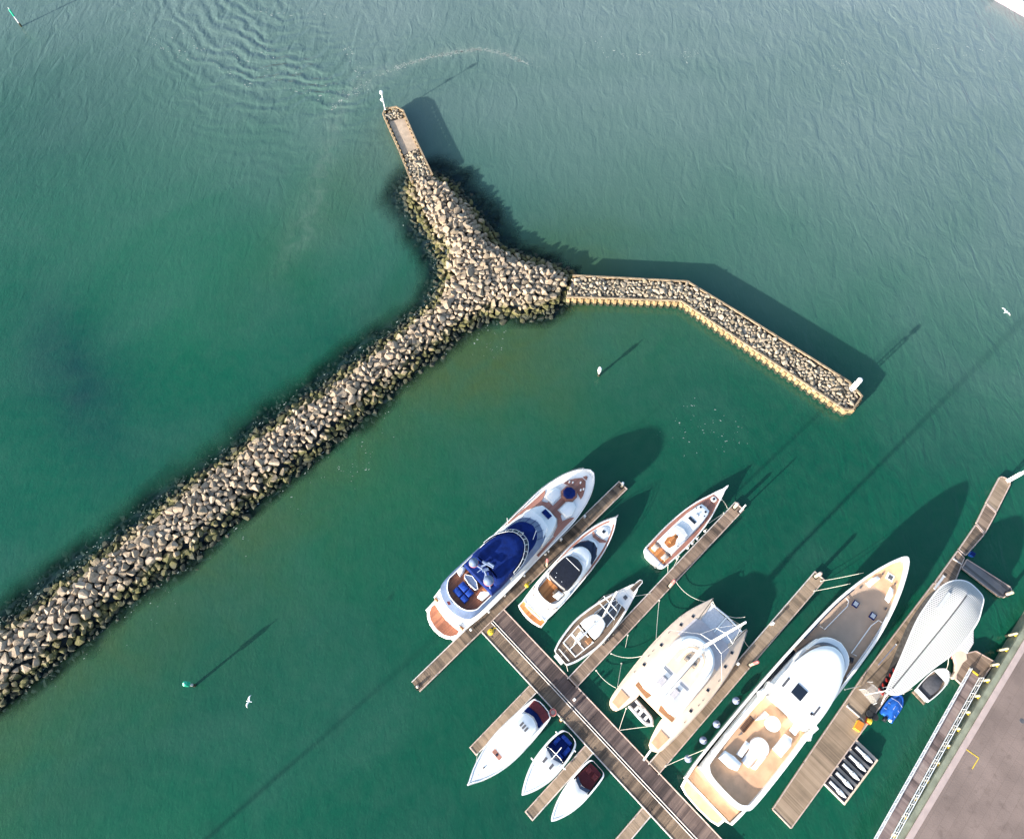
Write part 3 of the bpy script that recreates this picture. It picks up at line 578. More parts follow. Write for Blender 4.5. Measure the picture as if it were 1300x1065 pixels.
# ---- gulls
def gull(label, p, yaw, sc=1.0):
    t = thing('gull', label, 'gull', p, yaw, 'gulls'); t.scale = (sc, sc, sc)
    mb = MB(); st = [(-.42, .005, .0), (-.34, .06, .0), (-.22, .045, .01), (-.1, .075, .01), (.05, .085, .0), (.18, .06, .015), (.24, .05, .03), (.29, .045, .035), (.34, .02, .02), (.40, .006, .01)]
    mb.rings([[(x, r * math.cos(a), z + r * .85 * math.sin(a)) for a in [2 * math.pi * k / 10 for k in range(10)]] for x, r, z in st])
    b_ = mb.build('body', 'skin', t, 60)
    for s in (1, -1):
        W_ = [(0.03, .1, .05), (.1, .02, .16), (.12, -.08, .30), (.05, -.16, .34), (-.08, -.3, .3)]
        le = [(.12, 0.06), (.17, .25), (.19, .42), (.10, .62), (-.04, .74)]; te = [(-.10, .06), (-.07, .25), (-.02, .42), (-.02, .58), (-.08, .74)]; zz = [.04, .10, .13, .11, .07]
        v = []
        for (a, c_), (d_, e), z in zip(le, te, zz): v += [(a, s * c_, z), ((a + d_) / 2, s * c_, z + .025), (d_, s * e, z - .005)]
        f = []
        for k in range(4):
            for q in range(2): f.append((3 * k + q, 3 * k + 3 + q, 3 * k + 4 + q, 3 * k + 1 + q))
        w_ = MB().add(v, f).build('wing', 'gwing' if 0 else 'skin', t, 60); md = w_.modifiers.new('t', 'SOLIDIFY'); md.thickness = .012
    MB().lathe([(.012, 0), (.002, .05)], n=6).build('beak', 'yel', b_, None, (.39, 0, .01))
gull('white gull gliding over the green water near the green topped marker', P(316, 890, 6), R(170), 1.0)
gull('white gull flying over the sea at the far right edge', P(1277, 396, 5), R(30), 1.1)
# ================================================================== BOATS
def hull(t, st, m='gel', cap=.14, bulw=.35, k=4, flare=.55, bot=None, capm=None, kb=.95):
    """st: (s, half beam at sheer, sheer height, half beam at waterline) from stern to bow; returns smoothed stations"""
    S = smooth_line(st, k); s0 = S[0][0]
    def ring(fn):
        a = [fn(q) for q in S]; return a + [(x, -y, z) for x, y, z in reversed(a)]
    rs = [ring(lambda q: (s0 + (q[0] - s0) * kb, max(q[3], .01) * .9, -.5)), ring(lambda q: (s0 + (q[0] - s0) * (kb + .008), max(q[3], .015), .12)),
          ring(lambda q: (s0 + (q[0] - s0) * (kb + .03), max(q[3], .02) * (1 - flare) + q[1] * flare, q[2] * .55)), ring(lambda q: (q[0], max(q[1], .03), q[2])),
          ring(lambda q: (q[0] - (.02 if q[1] > .5 else .1), max(q[1] - cap, .015), q[2] + .01)), ring(lambda q: (q[0] - (.02 if q[1] > .5 else .1), max(q[1] - cap, .012), q[2] - bulw))]
    MB().rings(rs, True, False).build('hull', m, t, 50); return S
def deck(t, S, drop, inset, m, s0=-99, s1=99, name='deck', lift=0):
    q = [x for x in S if s0 <= x[0] <= s1]; v = []; f = []
    for a in q: y = max(a[1] - inset, .01); v += [(a[0], y, a[2] - drop + lift), (a[0], 0, a[2] - drop + lift + .05), (a[0], -y, a[2] - drop + lift)]
    for i in range(len(q) - 1):
        for j in range(2): f.append((3 * i + j, 3 * i + 3 + j, 3 * i + 4 + j, 3 * i + 1 + j))
    return MB().add(v, f).build(name, m, t)
def slab(t, name, pts, z0, z1, m, inset=0, rnd=0, smooth=None): return MB().prism(pts, z0, z1, inset, rnd).build(name, m, t, smooth)
def rail(t, path, h, r=.022, n=1, name='guard_rail', m='steel', every=1):
    mb = MB()
    for k in range(n): mb.tube([(x, y, z + h * (k + 1) / n) for x, y, z in path], r, 5)
    for x, y, z in path[::every]: mb.tube([(x, y, z), (x, y, z + h)], r * .9, 4)
    return mb.build(name, m, t)
def offs(S, d, s0, s1, dz=0): return [(q[0], max(q[1] - d, .01), q[2] + dz) for q in S if s0 <= q[0] <= s1]
def wl(t, path, closed_mirror=True, **k):
    a = path + [(x, -y, z) for x, y, z in reversed(path)] if closed_mirror else path; return rail(t, a, **k)
# ---- 1 the big yacht with blue covers
hd = 45 - .75; o_ = (-11.96 - .4 * math.sin(R(45)), 15.33 + .4 * math.cos(R(45)), 0)
t = thing('motor_yacht', 'large white motor yacht under a royal blue cover, teak stern platform', 'yacht', o_, R(hd))
S = hull(t, [(1.4, 3.1, 2.0, 2.8), (5, 3.55, 2.3, 3.2), (10, 3.6, 2.4, 3.3), (15, 3.5, 2.6, 3.1), (20, 3.5, 2.9, 2.6), (23, 3.4, 3.05, 2.15), (26, 2.85, 3.15, 1.4), (28, 2.1, 3.2, .75), (29.4, 1.25, 3.22, .25), (30.2, .35, 3.25, .04)], bulw=.3, kb=.94)
deck(t, S, .28, .14, 'gel')
hb = [(q[0], q[1], q[2]) for q in S]
for s in (1, -1): MB().rings([[(q[0] * .992, s * (q[1] * .96 + .03), q[2] * .62), (q[0] * .992, s * (q[1] * .985 + .03), q[2] * .74), (q[0] * .992, s * (q[1] * .9), q[2] * .7)] for q in S if 4 < q[0] < 26]).build('hull_window_band', 'glassb', t)
slab(t, 'swim_platform', sym([(-1.5, 0), (-1.4, 1.0), (-1.05, 1.9), (-.55, 2.5), (-.5, 2.9), (1.5, 3.0)], 0), .45, .75, 'gel', 0, .05)
p = slab(t, 'platform_teak', sym([(-1.05, .3), (-.85, 1.4), (-.35, 2.2), (.4, 2.6), (.9, 2.5), (.75, 1.6), (.6, 0)]), .755, .775, 'teak')
slab(t, 'garage_door', sym([(.75, 0), (.9, 1.6), (1.2, 2.2), (2.9, 2.3), (2.9, 0)]), .76, 2.45, 'gel', .12, .1)
for s in (1, -1): slab(t, 'stern_stairs', [(1.3, s * 2.3), (1.3, s * 2.9), (2.9, s * 2.95), (2.9, s * 2.35)], .8, 1.75, 'teako')
slab(t, 'saloon', sym([(2.8, 0), (3.0, 2.2), (3.8, 2.75), (8, 2.85), (14, 2.75), (17.5, 2.45), (19.2, 1.7), (19.6, 0)]), 2.0, 5.3, 'gel', .15, .05)
slab(t, 'saloon_windows', sym([(4.2, 0), (4.2, 2.79), (8, 2.9), (14, 2.8), (17.3, 2.48), (19.1, 1.7), (19.5, 0)]), 2.8, 3.7, 'glass', .07)
ou = smooth_line([(2.05, 0), (2.15, .9), (2.5, 2.0), (3.2, 2.9), (4.8, 3.2), (7.5, 3.2), (10.5, 3.15)], 3); iu = smooth_line([(3.1, 0), (3.2, 1.0), (3.65, 2.0), (4.6, 2.75), (5.6, 2.8), (7.5, 2.85), (10.5, 2.85)], 3)
def band(t, name, ou, iu, z0, zo, zi, m):
    full = lambda h: [(a, b_) for a, b_ in h[::-1]] + [(a, -b_) for a, b_ in h if b_ > .001]
    O, I = full(ou), full(iu); rs = [[(a[0], a[1], z0), (a[0], a[1], zo), (b_[0], b_[1], zi), (b_[0], b_[1], z0)] for a, b_ in zip(O, I)]
    return MB().rings(rs).build(name, m, t)
band(t, 'aft_wall_cover', ou, iu, 4.0, 4.55, 4.95, 'gblue')
mb = MB(); mb.tube([(a, b_, 5.0) for a, b_ in iu[::-1]] + [(a, -b_, 5.0) for a, b_ in iu[1:]], .06, 5); mb.build('rail_trim', 'gel', t)
slab(t, 'upper_deck_teak', sym([(3.1, 0), (3.2, 1.0), (3.65, 2.0), (4.6, 2.75), (7.6, 2.85), (7.6, 0)]), 4.2, 4.3, 'teak')
z4 = 4.3
for a, b_, c_, d_ in ((3.95, 4.8, .05, 1.35), (3.95, 4.8, -1.0, -.05), (4.88, 5.85, .05, 1.3), (4.88, 5.85, -.85, -.05)):
    slab(t, 'lounge_cushion', [(a + .35 if abs(c_ + d_) > 1.3 and a < 4.5 and 0 else a, c_), (b_, c_), (b_, d_), (a, d_)], z4, z4 + .5, 'rblue', .03, .08, 50)
slab(t, 'sun_pad', [(6.2, -.75), (6.55, -.9), (7.05, -.1), (7.15, .9), (6.6, 1.75), (6.3, 1.4)], z4, z4 + .55, 'gblue', .02, .08)
mb = MB(); mb.tube([(x, y, z4 + .58) for x, y in [(6.2, -.75), (6.55, -.9), (7.05, -.1), (7.15, .9), (6.6, 1.75), (6.25, 1.4), (6.1, .4), (6.2, -.75)]], .05, 5); mb.build('pad_piping', 'gel', t)
slab(t, 'console', [(5.9, 2.0), (6.0, 2.75), (7.1, 2.8), (7.3, 2.3), (6.7, 2.1)], z4, z4 + .9, 'gel', .08, .1, 50)
slab(t, 'console', [(5.7, -1.6), (5.9, -2.4), (7.2, -2.6), (8.2, -2.4), (7.4, -1.9), (6.5, -1.4)], z4, z4 + .9, 'gel', .08, .1, 50)
slab(t, 'stairs', [(6.9, -1.4), (7.0, -2.0), (7.7, -2.1), (7.7, -1.5)], z4 + .3, z4 + .95, 'teako')
slab(t, 'fly_deck_cover', sym([(7.5, 0), (7.5, 2.75), (9.2, 2.85), (9.2, 0)]), 4.3, 5.5, 'navy', .1, .1)
cv = sym([(8.6, 0), (8.6, 2.55), (11, 2.75), (13, 2.5), (14.5, 1.8), (15.3, .9), (15.5, 0)], 3)
mb = MB(); mb.rings([[(x, y, 4.2) for x, y in cv], [(x, y, 6.0) for x, y in shrink(cv, .1)], [(x, y, 6.35) for x, y in shrink(cv, .45)], [(x, y, 6.5) for x, y in shrink(cv, 1.1)]]); mb.build('flybridge_cover', 'navy', t, 40)
fr = smooth_line([(11.5, 3.0), (13.3, 2.8), (14.9, 2.1), (15.9, 1.1), (16.1, 0)], 3); f2 = smooth_line([(11.5, 2.85), (13.1, 2.6), (14.5, 1.85), (15.35, .95), (15.55, 0)], 3)
band(t, 'fly_windscreen', fr, f2, 5.2, 5.3, 6.0, 'glassb'); mb = MB(); mb.tube([(a, b_, 6.05) for a, b_ in f2] + [(a, -b_, 6.05) for a, b_ in f2[::-1][1:]], .05, 5); mb.tube([(a, b_, 5.4) for a, b_ in fr] + [(a, -b_, 5.4) for a, b_ in fr[::-1][1:]], .045, 5)
for i in range(0, len(fr), 2):
    for s in (1, -1): mb.tube([(fr[i][0], s * fr[i][1], 5.4), (f2[i][0], s * f2[i][1], 6.05)], .04, 4)
mb.build('windscreen_frame', 'gel', t)
lo = sym([(11, 2.9), (15.5, 2.75), (17.6, 2.4), (18.8, 1.5), (19.3, 0)], 3); hi = sym([(11, 2.6), (14.8, 2.3), (16.6, 1.9), (17.5, 1.1), (17.9, 0)], 3)
MB().rings([[(x, y, 3.7) for x, y in lo], [(x, y, 4.95) for x, y in hi]], True, False).build('windscreen_cover', 'gblue', t, 40)
MB().rings([[(x, y, 4.93) for x, y in hi], [(x, y, 5.05) for x, y in shrink(hi, .3)]], False, True).build('bridge_cover', 'navy', t, 40)
mb = MB()
for a in (-2.0, -1.2, -.4, .4, 1.2, 2.0): mb.tube([(19.25 - abs(a) ** 2 * .22, a * 1.08, 3.8), (17.85 - abs(a) ** 2 * .25, a * .9, 5.0)], .03, 4)
mb.build('cover_seams', 'navy', t)
slab(t, 'coachroof', sym([(17, 2.75), (19, 2.5), (20.4, 2.1), (21.3, 1.5), (21.5, 0)]), 2.7, 3.75, 'gel', .25, .1, 40)
slab(t, 'hatch_cover', [(20.25, -.65), (21.0, -.7), (21.05, .7), (20.3, .75)], 3.74, 3.95, 'navy', .02, .04)
mb = MB(); zt_ = 2.86
mb.prism([(21.45, -1.35), (22.35, -1.35), (22.35, 1.35), (21.45, 1.35)], zt_, zt_ + .04); mb.prism([(22.35, -.45), (24.5, -.45), (24.5, .45), (22.35, .45)], zt_, zt_ + .04)
for s in (1, -1):
    mb.prism([(21.45, s * 1.35), (22.1, s * 1.35), (21.7, s * 2.1), (22.9, s * 2.55), (23.3, s * 2.95), (21.5, s * 2.95), (19.2, s * 3.05), (19.3, s * 2.6), (20.6, s * 2.15)], zt_ + .005, zt_ + .05)
    mb.prism([(15.6, s * 2.95), (19.2, s * 2.75), (19.2, s * 3.1), (15.6, s * 3.3)], zt_ - .02, zt_ + .03)
mb.prism([(25.9, -1.75), (26.6, -1.6), (27.7, -1.0), (28.45, -.35), (28.45, .35), (27.7, 1.0), (26.6, 1.6), (25.9, 1.75), (26.3, .6), (26.3, -.6)], zt_ + .12, zt_ + .17); mb.build('side_deck_teak', 'teakp', t)
for s in (1, -1): slab(t, 'foredeck_pad', [(22.45, s * .6), (24.3, s * .6), (24.9, s * 1.3), (24.6, s * 2.1), (23.2, s * 2.5), (22.4, s * 2.2)], 2.9, 3.3, 'gel', .08, .1, 50)
oc = lambda r, cx=25.3, a0=.39: [(cx + r * math.cos(a0 + k * math.pi / 4), r * math.sin(a0 + k * math.pi / 4)) for k in range(8)]
slab(t, 'spa_surround', oc(1.25), 2.9, 3.45, 'teakp', .08); slab(t, 'spa_cover', oc(.95), 3.46, 3.72, 'navy', .15, .08)
for p_ in ((26.9, .8), (26.9, -.8), (27.7, 0), (26.6, 1.2), (27.3, -1.0)): MB().box(p_[0], p_[1], 3.0, .3, .2, .28, .4, .05).build('deck_fitting', 'gel', t)
slab(t, 'anchor_hatch', [(28.6, -.35), (29.1, -.15), (29.1, .15), (28.6, .35)], 3.0, 3.12, 'teakp')
wl(t, offs(S, .1, 14, 29.5), h=.75, r=.02, n=2, every=2)
t8 = R(0)
for (x, y, r, h) in ((8.5, 1.6, .62, .8), (8.3, -1.5, .68, .85)):
    d_ = MB().lathe([(.3, 6.5), (r, 6.6), (r, 6.95)] + [(r * math.cos(a), 6.95 + h * .75 * math.sin(a)) for a in (R(25), R(50), R(75), R(88))], x, y, 18).build('satellite_dome', 'gblue', t, 40)
    MB().lathe([(r * 1.03, 6.6), (r * 1.05, 6.7), (r * 1.03, 6.8)], x, y, 18).build('dome_band', 'pinkc', d_)
mb = MB(); mb.tube([(7.8, 2.5, 4.6), (8.5, 1.6, 6.5), (8.9, 0, 6.7), (8.3, -1.5, 6.5), (7.7, -2.5, 4.6)], .14, 8); mb.tube([(8.9, .6, 6.7), (9.9, .2, 7.0), (10.1, -.6, 7.0)], .16, 8); mb.box(9.7, .1, 6.9, .3, 1.7, .18, .3, .05); mb.box(9.0, -.1, 6.6, .9, .35, .3, -.5, .05); mb.tube([(7.6, -.9, 4.6), (8.9, -.3, 6.7)], .05, 5); mb.tube([(7.6, .9, 4.6), (8.9, .3, 6.7)], .05, 5); mb.build('radar_arch', 'gblue', t, 40)
mb = MB(); mb.tube([(7.7, 2.4, 5.55), (7.7, -2.4, 5.55)], .05, 5); mb.tube([(16.2, -1.5, 4.9), (17.6, -.9, 5.5)], .05, 5); mb.build('boom_pole', 'gel', t)
MB().tube([(15.5, 2.6, 4.9), (15.5, 2.6, 8.0)], .04, 5).build('antenna', 'gel', t); MB().box(15.8, .35, 5.05, .5, .3, .3, .5, .05).build('searchlight', 'galv', t)
mb = MB()
for (x, y) in ((16.0, .1), (8.1, .4), (8.6, -.2), (8.0, -.5)): mb.dome(x, y, 5.5, .16, .2, 8)
mb.build('lamp', 'steel', t)
slab(t, 'ensign', [(2.3, .25), (2.6, .1), (2.75, .55), (2.4, .75)], 5.05, 5.09, 'red')
for c_ in t.children:
    zs = [v.co.z for v in c_.data.vertices]; xs_ = [v.co.x for v in c_.data.vertices]
    if min(zs) > 3.65 and max(xs_) < 19.6: c_.location = (-.3, -.25, 1.25)
for n_ in ('flybridge_cover', 'windscreen_frame', 'satellite_dome', 'radar_arch', 'fly_windscreen', 'fly_deck_cover'):
    for c_ in t.children:
        if c_.name.split('.')[0] == n_: c_.location = (-.6, -.45, 2.1 if n_ != 'satellite_dome' else 2.4)
# ---- 2 cruiser with black cockpit cover
t = thing('motor_cruiser', 'white motor cruiser with a black cockpit cover and orange teak stern', 'cruiser', (-.07, 16.43, 0), R(46.8))
S = hull(t, [(.9, 2.1, 1.3, 1.9), (4, 2.35, 1.45, 2.0), (8, 2.35, 1.6, 2.0), (12, 2.15, 1.8, 1.65), (14.5, 1.75, 1.9, 1.15), (16.5, 1.15, 2.0, .6), (17.8, .5, 2.1, .2), (18.5, .07, 2.15, .02)], bulw=.18)
deck(t, S, .15, .12, 'gel')
slab(t, 'swim_platform', sym([(-.5, 0), (-.42, .9), (-.2, 1.8), (0, 2.2), (1.2, 2.15)]), .45, .7, 'gel', 0, .05)
mb = MB()
for s in (1, -1): mb.prism([(-.2, 0), (-.15, s * .9), (.05, s * 2.0), (1.25, s * 2.05), (1.3, s * 1.6), (.55, s * 1.45), (.45, 0)], .705, .735)
mb.prism([(.75, -1.15), (1.15, -1.2), (1.15, 1.2), (.75, 1.15)], .715, .74); mb.build('platform_teak', 'teako', t)
band(t, 'stern_coaming', smooth_line([(1.5, 0), (1.7, 1.2), (2.3, 2.05), (4, 2.2), (6, 2.2)], 3), smooth_line([(2.9, 0), (3.0, 1.0), (3.4, 1.6), (4.2, 1.8), (6, 1.85)], 3), 1.0, 1.75, 2.2, 'gel')
mb = MB(); mb.tube([(a, b_, 1.9) for a, b_ in smooth_line([(3.3, 2.15), (2.4, 1.6), (2.15, .8), (2.1, 0), (2.15, -.8), (2.4, -1.6), (3.3, -2.15)], 3)], .07, 6); mb.build('stern_rail', 'teakg', t)
slab(t, 'cockpit_teak', [(3.0, 0), (3.4, 1.5), (5.7, 1.6), (5.7, -1.2), (4.2, -1.4), (3.2, -1.0)], 1.2, 1.65, 'teako')
slab(t, 'cockpit_seat', [(4.0, -.6), (5.2, -.7), (5.3, -1.6), (4.1, -1.6)], 1.66, 2.1, 'gel', .05, .08, 50); slab(t, 'table', [(4.3, -.3), (5.1, -.3), (5.1, -.65), (4.3, -.65)], 1.66, 2.15, 'teakg', .02, .03)
slab(t, 'superstructure', sym([(5.4, 0), (5.4, 2.0), (8, 2.1), (10.5, 1.95), (12.6, 1.5), (13.7, .7), (13.9, 0)]), 1.5, 2.3, 'gel', .15, .1, 40)
slab(t, 'windscreen', sym([(10.9, 1.85), (12.3, 1.55), (13.3, .85), (13.6, 0), (12.5, 0)][:4] + [(13.6, 0)]), 2.2, 2.5, 'glassb', .18)
slab(t, 'hardtop_surround', sym([(7.0, 0), (7.0, 1.85), (9.5, 1.9), (11.2, 1.5), (12.0, .8), (12.2, 0)], 2), 2.3, 3.0, 'gel', .3, .12, 50)
bk = sym([(5.4, 0), (5.5, 1.5), (6.6, 1.75), (8.8, 1.6), (9.7, 1.0), (9.95, 0)], 2); MB().rings([[(x, y, 1.7) for x, y in bk], [(x, y, 3.1) for x, y in bk], [(x, y, 3.3) for x, y in shrink(bk, .2)], [(x, y, 3.38) for x, y in shrink(bk, .7)]]).build('cockpit_cover', 'black', t, 35)
mb = MB(); mb.tube([(9.0, 1.35, 3.36), (8.9, -1.2, 3.36)], .05, 5); mb.tube([(9.9, 1.2, 3.1), (10.35, .3, 3.05), (10.2, -1, 3.1)], .04, 5); mb.build('cover_bar', 'lgrey', t)
mb = MB()
for (x, y) in ((6.0, .6), (6.5, .9), (6.1, -.4)): mb.dome(x, y, 3.3, .09, .1, 8)
mb.build('lamp', 'white', t)
band(t, 'bow_lounge', smooth_line([(15.6, 0), (15.0, .7), (14.9, 1.2)], 3), smooth_line([(14.6, 0), (14.3, .7), (14.4, 1.15)], 3), 1.75, 1.98, 1.98, 'teakp') if 0 else slab(t, 'bow_lounge', [(14.2, -.55), (14.15, .7), (14.6, 1.2), (14.8, 1.1), (14.6, .5), (14.65, -.35), (15.0, -1.1), (14.8, -1.2)], 1.78, 1.98, 'teakp')
slab(t, 'sun_pad', sym([(14.75, 0), (14.8, .75), (16.0, .8), (16.7, .35), (16.8, 0)]), 1.8, 2.05, 'gel', .1, .08, 50); slab(t, 'hatch', [(15.5, -.22), (15.95, -.22), (15.95, .22), (15.5, .22)], 2.05, 2.1, 'glass')
for s in (1, -1):
    q = [x for x in S if 7 < x[0] < 17.6]; MB().rings([[(a[0], s * (a[1] - .13), a[2] - .12), (a[0], s * (a[1] - .13), a[2] - .1), (a[0], s * max(a[1] - .42, .05), a[2] - .1), (a[0], s * max(a[1] - .42, .05), a[2] - .12)] for a in q]).build('side_deck_teak', 'teakp', t)
wl(t, offs(S, .02, 9, 18.4) + [(18.9, .0, 2.15)], h=.6, r=.025, n=2, every=3); MB().box(18.3, 0, 2.1, 1.1, .16, .12, 0, .03).build('anchor_roller', 'galv', t)
# ---- 3 old ketch
t = thing('ketch', 'old white and brown sailing ketch with a white wheelhouse and bowsprit', 'sailing boat', (4.03, 10.91, 0), R(41)); KETCH = t
S = hull(t, [(0, 1.3, 1.4, 1.0), (1.5, 1.85, 1.3, 1.6), (4.5, 2.35, 1.2, 2.1), (7, 2.25, 1.25, 2.0), (9.5, 1.85, 1.35, 1.5), (11.5, 1.35, 1.5, .9), (13.4, .75, 1.7, .3), (14.2, .45, 1.8, .05)], bulw=.3, cap=.26, kb=.93)
deck(t, S, .28, .15, 'teakg', 0, 11.4); deck(t, S, .24, .15, 'gel', 11.0, 14.3, 'foredeck')
slab(t, 'swim_platform', [(-.5, -.65), (.05, -.65), (.05, .8), (-.5, .8)], .7, .85, 'gel')
MB().prism([(13.4, -.35), (15.3, -.16), (15.35, .16), (13.4, .35)], 1.75, 1.85).build('bowsprit', 'teakg', t); mb = MB(); mb.tube([(13.4, .4, 1.9), (15.2, .25, 1.95), (15.4, 0, 1.95), (15.2, -.25, 1.95), (13.4, -.4, 1.9)], .05, 5); mb.build('bowsprit_rail', 'gel', t)
slab(t, 'wheelhouse', sym([(5.0, 0), (5.0, 1.25), (6.6, 1.15), (7.2, .7), (7.3, 0)]), 1.0, 3.1, 'gel', .08); slab(t, 'wheelhouse_roof', sym([(4.8, 0), (4.8, 1.4), (6.4, 1.3), (7.3, .85), (7.5, 0)], 2), 3.1, 3.3, 'gel', .05, .1, 40)
slab(t, 'wheelhouse_windows', sym([(5.0, 0), (5.0, 1.26), (6.6, 1.17), (7.22, .72), (7.34, 0)]), 2.2, 2.8, 'glass')
MB().box(6.3, .1, 3.31, .5, .14, .06, 1.2).build('roof_hatch', 'dgrey', t)
slab(t, 'coachroof', sym([(7.4, 0), (7.4, 1.2), (9.6, .95), (10.9, .55), (11.0, 0)]), 1.0, 1.6, 'dgrey', .1, .05); mb = MB(); mb.tube([(7.4, 1.2, 1.62), (9.6, .95, 1.62), (10.9, .5, 1.62), (10.9, -.5, 1.62), (9.6, -.95, 1.62), (7.4, -1.2, 1.62)], .06, 5); mb.tube([(9.9, .8, 1.64), (9.9, -.8, 1.64)], .05, 5); mb.tube([(10.9, 0, 1.64), (7.6, 0, 1.64)], .05, 5); mb.build('coachroof_trim', 'gel', t)
MB().box(12.1, -.1, 1.4, .5, .5, .14, 0, .03).build('hatch', 'dgrey', t)
slab(t, 'aft_cabin', sym([(1.6, 0), (1.6, 1.25), (4.7, 1.5), (4.7, 0)]), 1.0, 1.5, 'teakg', .05, .04)
mb = MB(); zc = 1.52
for a in ((1.6, -1.25, 1.6, 1.25), (3.1, -1.4, 3.1, 1.4), (1.6, 0, 4.7, 0), (1.6, 1.2, 4.7, 1.45), (1.6, -1.2, 4.7, -1.45), (4.6, -1.4, 4.6, 1.4), (.6, -1, .6, 1)): mb.tube([(a[0], a[1], zc), (a[2], a[3], zc)], .075, 5)
mb.build('cabin_trim', 'gel', t); MB().box(3.9, .35, 1.5, 1.0, .6, .6, .2, .08).build('helm_seat', 'gel', t, 50); MB().box(4.3, -.9, 1.5, .8, .7, .35, 0, .06).build('engine_box', 'brown', t)
def rig(t, x, h, r, sp, m='lgrey', z=1.5):
    k = MB(); k.tube([(x, 0, z), (x, 0, h)], r, 8, r * .6); mst = k.build('mast', m, t, 60)
    for zz, ww in sp: MB().tube([(x, -ww, zz), (x, ww, zz)], .05, 5).build('spreader', m, mst)
    return mst
rig(t, 7.7, 20.5, .15, ((8.0, 1.5), (13.2, 1.15)), 'gel'); rig(t, 2.4, 13, .09, ((8, .8),), 'gel')
mb = MB()
for s in (1, -1): mb.tube([(7.5, s * 2.1, 1.3), (7.7, s * 1.5, 8.0), (7.7, s * 1.15, 13.2), (7.7, 0, 20.3)], .018, 3); mb.tube([(2.2, s * 1.9, 1.3), (2.4, s * .8, 8), (2.4, 0, 12.8)], .016, 3)
mb.tube([(15.3, 0, 1.9), (7.7, 0, 20.3)], .03, 4); mb.tube([(7.7, 0, 20.3), (2.4, 0, 12.9)], .015, 3); mb.tube([(2.4, 0, 12.9), (-.4, 0, 1)], .016, 3); mb.build('rigging', 'steel', t)
MB().tube([(2.8, 0, 3.7), (7.4, 0, 3.9)], .13, 8).build('boom', 'gel', t, 60)
wl(t, offs(S, .08, .2, 13), h=.65, r=.018, n=2, every=3)
# ---- 4 sloop
t = thing('sloop', 'slim white deck saloon sailing yacht with reddish teak side decks', 'sailing boat', (17.82, 24.33, 0), R(41.9))
S = hull(t, [(-.75, 1.35, 1.1, 1.0), (-.2, 1.85, 1.15, 1.5), (2, 2.0, 1.2, 1.8), (5, 2.08, 1.25, 1.85), (8, 1.92, 1.35, 1.6), (10.5, 1.5, 1.45, 1.1), (12.3, 1.0, 1.52, .6), (14, .5, 1.6, .2), (15.1, .12, 1.65, .02)], bulw=.1, cap=.1)
deck(t, S, .08, .1, 'gel'); deck(t, S, .06, .18, 'teakp', 0.2, 13.6, 'teak_deck')
slab(t, 'stern_step', sym([(-.85, 0), (-.7, 1.3), (-.2, 1.75), (.05, 1.75), (.05, 0)]), 1.0, 1.3, 'gel', .04, .05)
slab(t, 'cabin', sym([(1.9, 0), (1.9, 1.4), (5, 1.42), (8, 1.3), (10.1, 1.0), (10.7, .75), (10.8, 0)]), 1.1, 1.95, 'gel', .1, .1, 40)
ws = sym([(4.8, 0), (4.8, 1.2), (5.6, 1.15), (5.9, 0)]); slab(t, 'windscreen', ws, 1.9, 2.3, 'lgrey', .12)
slab(t, 'cockpit_well', [(2.3, .55), (2.2, -.5), (3.2, -.75), (4.0, -.35), (4.5, -.3), (4.5, .35), (4.0, .35), (3.2, .75)], 1.9, 1.97, 'teako'); slab(t, 'cockpit_table', [(2.9, -.22), (4.0, -.2), (4.0, .2), (2.9, .22)], 1.98, 2.3, 'teako', .02, .03)
mb = MB()
for s in (1, -1): mb.tube([(3.3, s * .95 + .28 * math.cos(a), 2.35 + .28 * math.sin(a)) for a in [2 * math.pi * k / 12 for k in range(13)]], .03, 4)
mb.build('steering_wheel', 'dgrey', t)
slab(t, 'aft_teak', [(.2, -1.4), (1.6, -1.5), (1.6, 1.5), (.2, 1.5)], 1.22, 1.27, 'teako')
for s in (1, -1): slab(t, 'aft_seat', [(.6, s * .55), (1.5, s * .55), (1.5, s * 1.35), (.6, s * 1.3)], 1.28, 1.6, 'cream', .03, .05, 50); slab(t, 'dark_hatch', [(1.55, s * .35), (1.8, s * .35), (1.8, s * 1.3), (1.55, s * 1.3)], 1.6, 1.66, 'dgrey')
slab(t, 'skylight', [(7.5, -.6), (7.95, -.6), (7.95, .65), (7.5, .65)], 1.97, 2.02, 'glass')
for (x, y, q) in ((10.1, .5, .3), (10.1, -.45, .3), (9.55, .85, .16), (9.5, -.75, .16)): MB().box(x, y, 1.94, q, q, .05).build('deck_hatch', 'glass', t)
MB().lathe([(.3, 1.95), (.3, 2.0), (.12, 2.05), (.1, 2.2)], 8.8, .05, 12).build('mast_step', 'lgrey', t, 40); MB().lathe([(.42, 1.5), (.4, 1.56), (.38, 1.58)], 12.6, .05, 14).build('fore_hatch', 'gel', t); MB().box(12.6, .05, 1.58, .36, .36, .05).build('hatch_glass', 'glass', t)
MB().prism([(14.2, -.3), (15.5, -.12), (15.8, 0), (15.5, .12), (14.2, .3)], 1.6, 1.72).build('bow_fitting', 'gel', t); wl(t, offs(S, .08, 0, 14.6), h=.6, r=.015, n=2, every=3)
MB().tube([(4.6, -1.35, 2.0), (9.0, -1.2, 2.0)], .035, 5).build('grab_rail', 'navy2', t)
